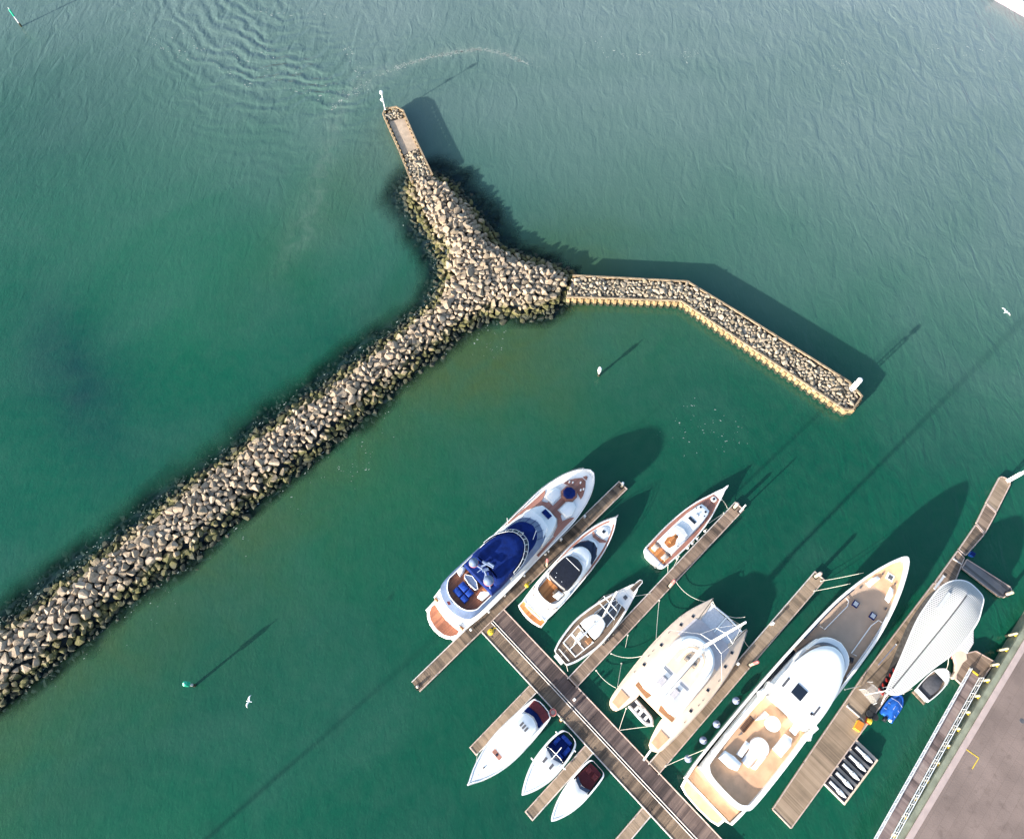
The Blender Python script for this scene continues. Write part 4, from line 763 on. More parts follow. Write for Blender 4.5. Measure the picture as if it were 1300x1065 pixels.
# ---- 5 catamaran
t = thing('catamaran', 'big cream sailing catamaran with a white cabin top and tall white mast', 'catamaran', (12.82, 2.28, 0), R(44.6))
for s in (1, -1):
    o = [(0.0, 3.1), (.1, 3.75), (.8, 4.3), (3, 4.6), (7, 4.85), (10.5, 4.9), (15, 4.55), (18, 3.75), (20.3, 2.85)]; i_ = [(20.3, 2.8), (18.5, 2.4), (15, 2.2), (10, 2.1), (4.5, 2.0), (3.2, 1.95), (1.2, 2.35), (.2, 2.75)]
    pl = [(a, b_ * s) for a, b_ in smooth_line(o, 3) + smooth_line(i_, 3)]; cx = 3.4 * s
    rs = [[(10 + (x - 10) * .95, cx + (y - cx) * .62, -.5) for x, y in pl], [(10 + (x - 10) * .97, cx + (y - cx) * .75, .5) for x, y in pl], [(x, cx + (y - cx) * .97, 1.4) for x, y in pl], [(x, y, 1.85) for x, y in pl], [(x, y, 1.93) for x, y in shrink(pl, .1)]]
    MB().rings(rs).build('hull', 'cream', t, 45)
    slab(t, 'stern_steps', [(.5, s * 2.75), (.5, s * 3.9), (2.6, s * 4.1), (2.6, s * 2.6)], 1.9, 2.0, 'peach', .05, .02)
slab(t, 'bridge_deck', [(3.9, -2.6), (14.6, -2.6), (16.8, -2.4), (16.8, 2.4), (14.6, 2.6), (3.9, 2.6)], 1.1, 1.92, 'cream')
slab(t, 'foredeck_pad', [(13.2, -3.3), (16.4, -2.9), (16.8, -2.2), (16.8, 2.2), (16.4, 2.9), (13.2, 3.3)], 1.9, 1.98, 'grey')
MB().tube([(19.5, -3.0, 1.7), (19.7, 0, 1.8), (19.5, 3.0, 1.7)], .14, 8).build('crossbeam', 'gel', t, 60)
net = mat('trampoline net', (.66, .67, .70), .9, .2, 6)
for s in (1, -1): MB().prism([(16.8, s * .15), (19.45, s * .15), (19.4, s * 2.45), (16.8, s * 2.3)], 1.72, 1.75).build('trampoline', net, t)
MB().box(18.1, 0, 1.7, 2.8, .22, .16).build('longeron', 'gel', t)
cr = sym([(5.0, 0), (5.0, 3.0), (9, 3.25), (12, 3.15), (13.6, 2.5), (14.6, 1.3), (14.8, 0)], 3)
MB().rings([[(x, y, 1.9) for x, y in cr], [(x, y, 3.3) for x, y in shrink(cr, .2)], [(x, y, 3.55) for x, y in shrink(cr, .55)]], False, True).build('cabin', 'gel', t, 45)
wn_ = [(x, y) for x, y in shrink(cr, .13)]; slab(t, 'cabin_windows', wn_, 2.5, 3.0, 'glass', .06)
band(t, 'flybridge_coaming', smooth_line([(14.2, 0), (13.9, 1.1), (13.1, 2.1), (11.5, 2.55), (8.6, 2.6)], 4), smooth_line([(13.6, 0), (13.3, .9), (12.7, 1.6), (11.3, 2.0), (8.6, 2.1)], 4), 3.4, 4.2, 4.25, 'gel')
band(t, 'helm_seat_ring', smooth_line([(13.0, 0), (12.7, .8), (12.0, 1.35), (10.4, 1.4)], 4), smooth_line([(12.7, 0), (12.4, .65), (11.8, 1.05), (10.4, 1.1)], 4), 3.5, 4.1, 4.1, 'gel')
slab(t, 'fly_floor', sym([(8.7, 2.0), (11.3, 1.9), (12.6, 1.4), (13.3, .5), (13.4, 0)]), 3.5, 3.62, 'cream')
for s, dd in ((1, 0), (-1, 0)):
    slab(t, 'cockpit_well', [(5.9, s * .55), (8.9, s * .5), (9.0, s * 2.15), (5.9, s * 2.15)], 3.5, 3.58, 'lgrey')
    slab(t, 'cockpit_bench', [(6.1, s * .7), (7.4, s * .7), (7.4, s * 1.4), (6.1, s * 1.4)], 3.59, 3.95, 'grey', .03, .04)
    MB().box(7.9, s * 1.35, 3.6, .5, 1.3, .12).build('cockpit_step', 'gel', t)
    slab(t, 'davit_pad', [(4.1, s * 1.0), (4.8, s * .8), (4.8, s * 3.1), (4.25, s * 3.1)], 1.93, 2.02, 'brown')
    MB().box(11.3, s * .55, 3.62, .4, .5, .75, .2, .06).build('helm_console', 'dgrey', t); MB().tube([(10.8, s * .6 + .25 * math.cos(a), 4.45 + .25 * math.sin(a)) for a in [2 * math.pi * k / 10 for k in range(11)]], .03, 4).build('steering_wheel', 'rub', t)
    MB().dome(11.9, s * .6, 3.62, .12, .2, 8).build('winch', 'steel', t, 60)
    for x, y in ((16.4, 3.3), (14.4, 3.75), (10.5, 3.95), (7.0, 3.95)): MB().box(x, s * y, 1.94, .36, .36, .05, .1).build('deck_hatch', 'glass', t)
    for x in (5.4, 8.2, 9.1, 12.4): MB().box(x, s * 4.25, 1.93, .14, .1, .09).build('deck_fitting', 'dgrey', t)
    mb = MB(); pts_ = smooth_line([(1, s * 4.3, 1.9), (3, s * 4.5, 1.9), (7, s * 4.72, 1.9), (10.5, s * 4.78, 1.9), (15, s * 4.4, 1.9), (18, s * 3.65, 1.9), (20, s * 2.95, 1.9)], 3)
    for h in (.35, .65): mb.tube([(x, y, z + h) for x, y, z in pts_], .012, 4)
    for x, y, z in pts_[::2]: mb.tube([(x, y, z), (x, y, z + .65)], .018, 4)
    mb.build('guard_rail', 'steel', t)
mm = MB(); mm.tube([(13.7, 0, 3.5), (13.6, 0, 25.5)], .24, 10, .12); ms = mm.build('mast', 'gel', t, 60)
for z, w_ in ((10, 1.6), (17, 1.2)): MB().tube([(13.3, -w_, z), (13.6, 0, z + .1), (13.3, w_, z)], .035, 5).build('spreader', 'gel', ms)
mb = MB(); mb.tube([(13.2, 0, 5.6), (4.6, .1, 5.9)], .34, 10); mb.build('boom', 'gel', t, 60); MB().tube([(12.8, 0, 5.95), (4.9, .1, 6.2)], .2, 8, .28).build('furled_sail', 'gel', t, 60)
MB().tube([(11.9, -.28, 5.9), (5.2, -.18, 6.15)], .035, 5).build('sail_strap', 'dgrey', t)
mb = MB()
for s in (1, -1): mb.tube([(12.6, s * 4.6, 1.9), (13.3, s * 1.6, 10), (13.3, s * 1.2, 17), (13.6, 0, 24.5)], .015, 3)
mb.tube([(19.6, 0, 1.9), (13.65, 0, 23.5)], .022, 4); mb.build('rigging', 'gel', t)
MB().tube([(.1, -3.3, 1.6), (-1.5, -3.5, .75)], .16, 4).build('gangplank', 'galv', t)
# ---- 6 superyacht
hd = 44.0; q_ = R(39.9); ox = 21.88 + 2.55 * math.sin(q_); oy = -1.64 - 2.55 * math.cos(q_)
t = thing('superyacht', 'biggest boat, long white motor yacht with tan foredeck and cream sofas aft', 'yacht', (ox, oy, 0), R(hd))
S = hull(t, [(-2.9, 3.6, 3.0, 3.3), (0, 3.85, 3.1, 3.5), (8, 3.9, 3.3, 3.6), (15, 3.85, 3.7, 3.5), (22, 3.65, 4.3, 3.1), (27, 3.35, 4.7, 2.5), (31, 2.75, 5.0, 1.75), (34, 2.05, 5.2, 1.05), (36.5, 1.25, 5.35, .45), (38, .6, 5.45, .15), (38.6, .12, 5.5, .02)], 'hullw', cap=.32, bulw=.9, flare=.6, kb=.93)
deck(t, S, .85, .34, 'tan', 18, 32.6, 'foredeck'); deck(t, S, .85, .34, 'peach', 32.3, 38.2, 'anchor_deck')
for s in (1, -1):
    MB().rings([[(a[0], s * (a[1] - .36), a[2] - .3), (a[0], s * (a[1] - .36), a[2] - .06), (a[0], s * (a[1] - .5), a[2] - .06)] for a in S if 19 < a[0] < 31]).build('bulwark_lining', 'glassb' if s > 0 else 'lgrey', t)
    MB().rings([[(a[0] * .985, s * (a[1] * .90 + .06), a[2] * .62), (a[0] * .985, s * (a[1] * .93 + .06), a[2] * .74), (a[0] * .985, s * (a[1] * .84), a[2] * .7)] for a in S if 4 < a[0] < 30]).build('hull_window_band', 'glass', t)
slab(t, 'main_saloon', sym([(-1, 0), (-1, 3.2), (10, 3.45), (18, 3.1), (21, 2.5), (22.3, 1.4), (22.6, 0)]), 2.6, 5.6, 'gel', .1, .05)
slab(t, 'saloon_windows', sym([(1, 0), (1, 3.28), (10, 3.52), (18, 3.17), (21, 2.55), (22.3, 1.42), (22.62, 0)]), 3.6, 4.7, 'glass', .04)
vis = sym([(19, 2.55), (21.2, 2.25), (22.3, 1.3), (22.75, 0)], 3); slab(t, 'visor', vis, 5.6, 6.15, 'gel', .06, .12, 40)
gl = sym([(15, 2.9), (19.2, 2.45), (20.8, 1.9), (21.6, 1.0), (21.9, 0)], 3); gt_ = sym([(15, 2.7), (18.7, 2.25), (20.1, 1.7), (20.9, .9), (21.15, 0)], 3)
MB().rings([[(x, y, 6.1) for x, y in gl], [(x, y, 7.3) for x, y in gt_]], False, False).build('wheelhouse_glass', 'glassb', t, 40)
rf = sym([(10.9, 0), (10.9, 2.0), (11.6, 3.0), (13.5, 3.15), (16, 2.95), (18.6, 2.4), (20.2, 1.6), (21.0, .7), (21.15, 0)], 3)
MB().rings([[(x, y, 7.25) for x, y in rf], [(x, y, 7.5) for x, y in rf], [(x, y, 7.75) for x, y in shrink(rf, .3)], [(x, y, 7.85) for x, y in shrink(rf, .9)]]).build('wheelhouse_roof', 'gel', t, 40)
slab(t, 'upper_saloon', sym([(10.8, 0), (10.8, 2.7), (15, 2.75), (15, 0)]), 5.6, 7.25, 'gel')
slab(t, 'roof_panel', [(12.75, -.15), (14.3, -.2), (14.3, 1.3), (12.8, 1.3)], 7.84, 7.93, 'glass', .02, .02)
for s in (1, -1):
    MB().box(13.3, s * 2.25 + .1, 7.6, 1.5, .34, .28, 0, .08).build('roof_vent', 'dgrey', t); MB().box(12.6, s * 1.9, 7.78, .3, .3, .12).build('roof_fitting', 'black', t) if s < 0 else None
    slab(t, 'wing', [(9.9, s * 3.0), (11.0, s * 3.0), (12.4, s * 3.1), (12.2, s * 3.75), (11.2, s * 3.6), (10.4, s * 3.85)], 5.6, 6.9, 'gel', .04, .08)
slab(t, 'aft_deck_teak', sym([(-1.3, 0), (-1.2, 2.4), (-.5, 3.0), (2, 3.25), (10.9, 3.3), (10.9, 0)]), 5.6, 5.72, 'peach')
o1 = smooth_line([(-1.6, 0), (-1.5, 2.0), (-.9, 3.1), (.4, 3.5), (6, 3.6), (11, 3.5)], 3); i1 = smooth_line([(-1.1, 0), (-1.0, 1.8), (-.5, 2.7), (.5, 3.0), (6, 3.1), (11, 3.0)], 3)
band(t, 'aft_bulwark', o1, i1, 5.3, 6.5, 6.5, 'gel')
zd = 5.72
def sofa(pts, h=.55, m='gel', nm='sofa'): return slab(t, nm, pts, zd, zd + h, m, .03, .12, 50)
sofa([(3.0, 1.35), (5.0, 1.45), (5.1, .75), (3.1, .65)]); sofa([(3.1, -.75), (5.4, -.85), (5.3, -1.35), (3.3, -1.3)]); sofa([(1.1, 2.6), (2.3, 2.6), (2.6, 1.4), (2.6, .3), (1.6, .2), (1.2, 1.0)], .7); sofa([(6.6, -1.3), (9.0, -1.35), (9.2, -2.3), (8.4, -2.7), (6.6, -2.6)]); sofa([(9.7, -1.5), (11.2, -1.5), (11.2, -2.3), (9.7, -2.3)], .8)
slab(t, 'sofa_cushion', [(10.0, -1.7), (10.7, -1.7), (10.7, -2.1), (10.0, -2.1)], zd + .8, zd + .9, 'cream', .02, .03)
MB().lathe([(1.15, zd), (1.2, zd + .3), (1.1, zd + .7), (.2, zd + .78)], 5.5, -.1, 24).build('spa_pool', 'gel', t, 40); MB().prism([(2.9, -.6), (4.8, -.65), (4.8, .55), (2.9, .5)], zd, zd + .35).build('bar_table', 'lgrey', t)
MB().lathe([(.8, zd), (.9, zd + .9), (.2, zd + 1.0)], 8.7, .4, 20).build('bar', 'gel', t, 40); slab(t, 'lounger', [(7.5, 2.1), (9.3, 1.9), (9.3, 1.2), (8.7, 1.3), (8.2, 1.6)], zd, zd + .5, 'gel', .03, .1, 50)
st_ = MB()
for i in range(9): st_.box(5.7 + i * .22, 2.45, zd - .02 + .0, .14, .62, .06)
for i in range(1): slab(t, 'stairwell', [(5.55, 2.1), (7.65, 2.1), (7.65, 2.8), (5.55, 2.8)], zd, zd + .02, 'dgrey')
sw = MB(); sw.box(6.6, 2.12, zd + .02, 2.0, .05, .25); [sw.box(5.7 + i * .22, 2.45, zd + .02, .1, .66, .05) for i in range(9)]; sw.build('stair_treads', 'brown', t)
MB().tube([(4.9, 2.4, zd), (4.95, 2.4, zd + .8), (5.2, 2.5, zd + .85), (5.25, 2.2, zd)], .06, 5).build('bar_stool', 'dgrey', t)
slab(t, 'lower_aft_deck', sym([(-2.75, 0), (-2.75, 3.2), (-.9, 3.4), (-.9, 0)]), 2.2, 2.6, 'peach')
slab(t, 'swim_platform', sym([(-4.3, 0), (-4.2, 2.0), (-3.9, 3.0), (-2.8, 3.2), (-2.8, 0)]), .5, .8, 'gel', 0, .06); slab(t, 'platform_teak', sym([(-4.15, 0), (-4.05, 1.9), (-3.75, 2.7), (-2.9, 2.9), (-2.9, 0)]), .805, .83, 'peach')
lw = MB()
for pl in ([(23.3, 2.75), (23.4, 2.05), (27.9, 1.75), (28.5, 2.0), (28.6, 2.5)], [(23.6, -2.75), (23.4, -2.1), (28.0, -1.85), (29.2, -2.1), (29.3, -2.6)]): lw.tube([(x, y, 3.62 + (x - 22) * .09 + .13) for x, y in pl], .055, 5)
for k, pl in enumerate(([(23.3, 2.75), (23.4, 2.05), (27.9, 1.75), (28.5, 2.0), (28.6, 2.5)], [(23.6, -2.75), (23.4, -2.1), (28.0, -1.85), (29.2, -2.1), (29.3, -2.6)])):
    MB().tube([(x, y, 3.66 + (x - 22) * .09) for x, y in pl], .06, 5).build('seating_frame', 'gel', t)
for x, y in ((28.9, 1.15), (29.2, -1.3)): MB().box(x, y, 3.9 + (x - 28) * .08, .82, .75, .3, .1, .03).build('skylight_frame', 'navy2', t); MB().box(x, y, 4.2 + (x - 28) * .08, .6, .52, .03, .1).build('skylight', 'lgrey', t)
MB().box(35.1, 0, 4.3, .95, .95, .22, .15, .05).build('anchor_hatch_frame', 'gel', t); MB().box(35.0, -.05, 4.52, .6, .55, .04, .15).build('anchor_hatch', 'dgrey', t)
for s in (1, -1):
    slab(t, 'deck_locker', [(32.0, s * 1.45 - .35), (33.2, s * 1.3 - .4), (34.0, s * 1.0 - .25), (34.0, s * 1.0 + .3), (33.2, s * 1.3 + .4), (32.1, s * 1.45 + .35)], 4.1, 4.65, 'gel', .08, .1, 50)
    MB().box(34.7, s * .95, 4.3, .3, .14, .3, .4).build('mooring_bitts', 'dgrey', t); MB().box(31.2, s * 1.95, 4.0, .4, .2, .32).build('mooring_bitts', 'dgrey', t)
MB().box(22.6, -2.55, 3.75, .7, .4, .5, .4, .08).build('side_door', 'black', t)
rail(t, [(x, y, 5.0) for x, y in [(30, 2.7), (33, 2.1), (35.5, 1.45), (37.5, .7)]], .5, .02, 1)
def big_fender(s, u, v): pass
# fenders hung on the hull
def fender(label, p, r, l, m, grp):
    t_ = thing('fender', label, 'fender', p, 0, grp)
    MB().lathe([(.04, l / 2 + .12), (.06, l / 2 + .02), (r * .75, l / 2 - r * .3), (r, l / 2 - r * .8), (r, -l / 2 + r * .8), (r * .75, -l / 2 + r * .3), (.05, -l / 2)], n=14).build('body', m, t_, 60)
    MB().tube([(0, 0, l / 2), (.05, .02, l / 2 + .9)], .02, 4).build('lanyard', 'rope', t_)
def loc(o, h, s, t_, z): h = R(h); return (o[0] + s * math.cos(h) - t_ * math.sin(h), o[1] + s * math.sin(h) + t_ * math.cos(h), z)
for n_, x in (('nearest the bow of', 8.8), ('second from the front along', 4.8), ('third from the front along', 2.1), ('nearest the stern of', -.9)):
    fender('round blue grey fender %s the biggest white yacht' % n_, loc((ox, oy), hd, x, 4.35, .95), .46, 1.1, 'fend', 'blue grey fenders of the biggest yacht')
for x, n_ in zip((2.2, 5.6, 8.7, 12.6, 16.9, 17.5), ('nearest the stern', 'second from the stern', 'third from the stern', 'third from the bow', 'left one of the pair nearest the bow', 'right one of the pair nearest the bow')): fender('small white fender of the blue covered yacht, %s' % n_, loc((-11.96, 15.33), 44.6, x, -3.15, 1.0), .17, .8, 'gel', 'white fenders of the blue covered yacht')
for x, n_ in zip((2.4, 4.6, 5.6, 6.6, 8.3), ('nearest the stern', 'second from the stern', 'in the middle', 'second from the bow', 'nearest the bow')): fender('small white fender beside the slim sloop, %s' % n_, loc((17.82, 24.33), 41.9, x, -2.2, .75), .16, .7, 'gel', 'white fenders of the sloop')
for x, n_ in zip((5.6, 6.4, 7.3), ('nearest the stern', 'in the middle', 'nearest the bow')): fender('small dark fender beside the old ketch, %s' % n_, loc((4.03, 10.91), 41, x, -2.5, .8), .15, .7, 'black', 'dark fenders of the ketch')
# ---- 7 white cruiser, stern to the walkway
t = thing('motor_cruiser', 'white hardtop cruiser with a dark red stern cover, its bow pointing away from the walkway', 'cruiser', (1.62, 4.9, 0), R(-137.3))
S = hull(t, [(.1, 1.5, 1.2, 1.4), (.9, 1.72, 1.25, 1.6), (4, 2.0, 1.4, 1.75), (7, 2.0, 1.6, 1.6), (9.3, 1.65, 1.75, 1.0), (11.3, 1.0, 1.85, .4), (12.6, .35, 1.9, .1), (13.2, .06, 1.95, .02)], bulw=.15); deck(t, S, .12, .1, 'gel')
slab(t, 'stern_cover', sym([(.05, 0), (.1, 1.0), (.35, 1.45), (1.4, 1.4), (1.15, 0)]), 1.1, 1.65, 'red', .04, .05); slab(t, 'cockpit_shade', sym([(1.15, 0), (1.4, 1.4), (2.2, 1.4), (2.0, 0)]), 1.1, 1.5, 'navy2')
MB().tube([(1.5, 1.55, 1.5), (.3, 1.5, 1.6), (-.05, .8, 1.6), (-.1, 0, 1.6), (-.05, -.8, 1.6), (.3, -1.5, 1.6), (1.5, -1.55, 1.5)], .06, 5).build('stern_rail', 'gel', t)
slab(t, 'rear_windows', sym([(1.75, 0), (1.95, .8), (2.3, 1.3), (3, 1.35), (3, 0)]), 1.5, 2.6, 'lgrey', .25)
slab(t, 'hardtop', sym([(1.9, 0), (2.1, .9), (2.7, 1.4), (5.5, 1.45), (6.8, 1.15), (7.4, .5), (7.5, 0)], 2), 1.4, 2.9, 'gel', .2, .12, 45)
slab(t, 'windscreen', sym([(6.3, 1.3), (7.2, 1.0), (7.75, .45), (7.9, 0)]), 1.6, 2.15, 'lgrey', .2)
slab(t, 'trunk', sym([(6.8, 1.2), (9.2, .95), (10.8, .45), (11.0, 0)]), 1.5, 1.95, 'gel', .2, .08, 40)
for y in (-.42, 0, .42): MB().box(3.5, y, 2.88, .62, .26, .06, .0).build('roof_window', 'dgrey', t)
slab(t, 'fore_hatch_pad', [(7.9, -.7), (8.45, -.7), (8.45, .65), (7.9, .65)], 1.95, 2.02, 'teakp'); MB().box(8.2, 0, 2.0, .32, .3, .06).build('fore_hatch', 'glass', t); MB().lathe([(.14, 1.9), (.12, 2.1)], 10.4, -.05, 10).build('windlass', 'dgrey', t)
wl(t, offs(S, .06, 3.0, 13), h=.6, r=.018, n=2, every=3)
# ---- 8 blue cockpit
t = thing('sports_boat', 'small pale sports boat with bright blue cockpit seats and a short mast', 'boat', (5.04, 1.55, 0), R(-133.4))
S = hull(t, [(-.05, .6, 1.0, .5), (.35, 1.25, 1.0, 1.1), (1.5, 1.6, 1.05, 1.4), (3.2, 1.72, 1.15, 1.45), (5.4, 1.6, 1.3, 1.15), (7.2, 1.1, 1.45, .6), (8.6, .45, 1.5, .15), (9.2, .06, 1.55, .02)], 'hullw', bulw=.08, cap=.28); deck(t, S, .07, .2, 'gel', 2.9, 10)
slab(t, 'cockpit_floor', sym([(.4, 0), (.5, .8), (1.3, 1.2), (3.2, 1.3), (3.2, 0)]), .5, .62, 'navy')
for a in ([(.5, -.75), (1.0, -.8), (1.0, .75), (.5, .7)], [(1.1, .55), (2.3, .6), (2.3, 1.15), (1.2, 1.1)], [(1.1, -.6), (2.2, -.65), (2.2, -1.15), (1.2, -1.1)], [(2.5, .2), (3.1, .2), (3.1, 1.0), (2.5, 1.0)]): slab(t, 'seat', a, .63, 1.0, 'rblue', .03, .1, 50)
slab(t, 'cuddy', sym([(3.2, 0), (3.2, 1.3), (5, 1.2), (6.8, .7), (7.4, 0)], 2), 1.0, 1.55, 'gel', .15, .1, 40); slab(t, 'windscreen', [(2.9, -1.25), (3.3, -1.1), (3.65, 0), (3.3, 1.1), (2.9, 1.25), (3.3, 0)], 1.3, 1.85, 'glassb', .03)
for s in (1, -1): MB().box(4.35, s * .55, 1.5, .75, .32, .08).build('deck_window', 'dgrey', t)
MB().tube([(3.6, 0, 1.55), (3.5, 0, 3.0), (1.9, 0, 3.2)], .05, 6).build('boom', 'gel', t); MB().tube([(3.0, 1.3, 1.6), (2.9, .8, 1.95), (2.9, -.8, 1.95), (3.0, -1.3, 1.6)], .04, 5).build('screen_bar', 'gel', t)
for i, (x, y) in enumerate(((1.0, -1.5), (1.0, 1.5), (5.4, -1.75), (3.4, 1.85))): MB().tube([(x, y * .9, 1.05), (x - .05, y * 1.12, .9)], .09, 6).build('rubbing_pad', 'gel', t)
# ---- 9 red cockpit
t = thing('motor_boat', 'small white motor boat with a dark red cockpit, stern to the lower walkway', 'boat', G(4.75, -7.2), MA + R(180.8))
S = hull(t, [(0, .9, 1.0, .8), (.4, 1.3, 1.0, 1.2), (2, 1.45, 1.1, 1.3), (4.5, 1.4, 1.2, 1.1), (6.5, 1.0, 1.35, .6), (8, .4, 1.45, .1), (8.5, .05, 1.5, .02)], bulw=.1, cap=.2); deck(t, S, .08, .15, 'gel', 3, 9)
slab(t, 'cockpit_lining', sym([(.3, 0), (.4, .9), (3, 1.15), (3, 0)]), .5, .8, 'red'); slab(t, 'cabin', sym([(3, 0), (3, 1.1), (5, .95), (6.3, .4), (6.4, 0)], 2), 1.0, 1.75, 'gel', .2, .1, 40); slab(t, 'windscreen', [(2.6, -1.1), (3.2, -.95), (3.5, 0), (3.2, .95), (2.6, 1.1), (3.1, 0)], 1.3, 1.95, 'glassb', .03); MB().box(1.2, .5, .8, .7, .6, .4, 0, .08).build('seat', 'red', t, 50); MB().box(1.2, -.5, .8, .7, .6, .4, 0, .08).build('seat', 'red', t, 50)
# ---- 10 small open boats
def dinghy(name, label, p, yaw, L_, B_, tube, floor, cat='dinghy', seats=(), sm='grey', r=.22):
    t_ = thing(name, label, cat, p, yaw); hb_ = B_ / 2 - r
    pth = smooth_line([(0, hb_, .32), (L_ * .55, hb_, .34), (L_ * .8, hb_ * .8, .4), (L_ - r, 0, .5), (L_ * .8, -hb_ * .8, .4), (L_ * .55, -hb_, .34), (0, -hb_, .32)], 4)
    MB().tube(pth, r, 10).build('inflatable_tube', tube, t_, 60)
    MB().prism([(x, y) for x, y, z in pth], -.15, .22).build('hull', floor, t_); MB().box(.05, 0, .1, .1, B_ - 2.2 * r, .45).build('transom', floor, t_)
    for i, (x, w_) in enumerate(seats): MB().box(x, 0, .25, .38, w_, .3, 0, .08).build('seat', sm, t_, 50)
    ob = MB(); ob.box(-.18, 0, .3, .4, .32, .5, 0, .1); ob.build('outboard_motor', 'black', t_, 50); return t_
d_ = dinghy('dinghy', 'small grey and white inflatable dinghy hanging between the catamaran sterns', loc((12.82, 2.28), 44.6, 2.55, 1.95, .35), R(44.6 - 93), 3.7, 1.6, 'lgrey', 'dgrey', seats=((.9, .7), (1.6, .8), (2.5, .6)), sm='gel')
MB().box(1.3, .3, .5, .5, .3, .35, 0, .08).build('console', 'gel', d_, 50)
p0 = G(41.4, -30.6, 0); t = thing('tender', 'open tender with a dark cockpit floor and white rounded bow, beside the pointed canopy', 'tender', p0, MA + R(-6))
S = hull(t, [(0, 1.0, .75, .9), (1.6, 1.15, .8, 1.0), (3.4, 1.1, .85, .85), (4.4, .8, .9, .5), (4.95, .35, .95, .12), (5.1, .06, .96, .02)], 'gel', cap=.1, bulw=.42, kb=.95); deck(t, S, .4, .1, 'teakg', 0, 3.9); deck(t, S, .1, .1, 'gel', 3.6, 5.1, 'bow_deck'); MB().box(.15, 0, .4, .35, 1.9, .42, 0, .05).build('stern_bench', 'gel', t); MB().box(-.35, 0, .2, .3, 1.9, .2, 0, .03).build('stern_step', 'teakg', t)
slab(t, 'cover', sym([(.6, 0), (.6, .85), (2.6, .95), (3.7, .7), (4.0, 0)]), .42, .62, 'dgrey', .15, .08, 50)
wl(t, offs(S, .05, 3.3, 5.0), h=.3, r=.02, n=1, every=2)
p0 = G(35.9, -28.95, 0); t = thing('inflatable_boat', 'blue covered inflatable boat with a black outboard below the canopy point', 'dinghy', p0, MA + R(2))
pth = smooth_line([(0, .72, .35), (2.0, .72, .36), (3.0, .5, .42), (3.5, 0, .5), (3.0, -.5, .42), (2.0, -.72, .36), (0, -.72, .35)], 4); MB().tube(pth, .24, 10).build('inflatable_tube', 'bmesh', t, 60)
MB().rings([[(x, y * 1.05, .45) for x, y, z in pth], [(x * .92 + .1, y * .75, .75) for x, y, z in pth], [(x * .5 + .7, y * .2, .95) for x, y, z in pth]]).build('boat_cover', 'bmesh', t, 40); mb = MB(); [mb.tube([(x, .8, .62), (x + .1, 0, .93), (x, -.8, .62)], .03, 4) for x in (.8, 1.7, 2.5)]; mb.tube([(0.1, 0, .75), (1.6, 0, .98), (3.3, 0, .7)], .03, 4); mb.build('cover_straps', 'lgrey', t)
MB().box(-.3, .05, .3, .55, .4, .65, 0, .12).build('outboard_motor', 'black', t, 50); MB().box(.1, -.55, .4, .4, .35, .3, 0, .06).build('fuel_tank', 'gel', t, 50)
# ---- jet ski dock
t = gthing('jet_ski_dock', 'cream floating dock carrying a row of parked jet skis', 'dock', 24.0, -29.45); MB().box(3.5, 0, -.1, 7.2, 3.4, .42, 0, .05).build('dock_float', 'cream', t)
for i in range(5): MB().box(.55 + i * 1.4, .1, .33, 1.0, 3.1, .06, 0, .03).build('cradle', 'black', t)
for n_, i in (('nearest the orange box', 4), ('second from the orange box', 3), ('in the middle', 2), ('fourth from the orange box', 1), ('farthest from the orange box', 0)):
    t = gthing('jet_ski', 'white and black jet ski %s on the floating dock' % n_, 'jet ski', 24.55 + i * 1.4, -28.1, -90, .39, 'jet skis parked on the floating dock')
    h_ = sym([(0, 0), (.02, .28), (.5, .42), (1.6, .44), (2.3, .3), (2.7, .08), (2.75, 0)], 2); MB().rings([[(x, y * .6, 0) for x, y in h_], [(x, y, .22) for x, y in h_], [(x, y * .95, .32) for x, y in h_]]).build('hull', 'black', t, 45)
    u_ = sym([(1.15, 0), (1.2, .2), (1.7, .3), (2.2, .2), (2.55, .03), (2.56, 0)], 2); MB().rings([[(x, y, .32) for x, y in u_], [(x * .96, y * .8, .55) for x, y in u_], [(x * .9 + .05, y * .35, .68) for x, y in u_]]).build('bow_cowl', 'gel', t, 45)
    MB().box(.62, 0, .32, 1.05, .3, .3, 0, .08).build('seat', 'gel', t, 45); MB().tube([(1.35, .32, .78), (1.42, 0, .72), (1.35, -.32, .78)], .03, 5).build('handlebar', 'rub', t)
# ---- clutter on the pontoons
t = gthing('dock_box', 'bright yellow and orange box at the corner of the right pontoon', 'box', 32.4, -27.0, 10, .5); MB().box(0, 0, 0, 1.15, .75, .6, 0, .05).build('body', 'yel', t); MB().box(0, 0, .6, 1.2, .8, .12, 0, .03).build('lid', 'orange', t)
t = gthing('hose_reel', 'yellow and red hose reel beside the bright yellow box', 'reel', 33.9, -27.6, 20, .5); mb = MB(); [mb.tube([(.3 * math.cos(a) * (1 - .1 * k), .14 * k - .2, .35 + .3 * math.sin(a) * (1 - .1 * k)) for a in [2 * math.pi * j / 14 for j in range(15)]], .05, 5) for k in range(4)]; mb.build('hose', 'yel', t); MB().box(0, 0, 0, .7, .7, .1, 0, .02).build('base', 'bred', t)
t = gthing('tyre_stack', 'pile of black rubber tyres on the right pontoon edge', 'tyres', 34.6, -27.15, 0, .5); [MB().lathe([(.28, k * .24), (.42, k * .24), (.46, k * .24 + .12), (.42, k * .24 + .22), (.28, k * .24 + .22)], dx, dy, 16).build('tyre', 'rub', t, 40) for k, dx, dy in ((0, 0, 0), (0, .85, .1), (1, .05, .05), (1, .8, 0), (0, .3, -.75))]
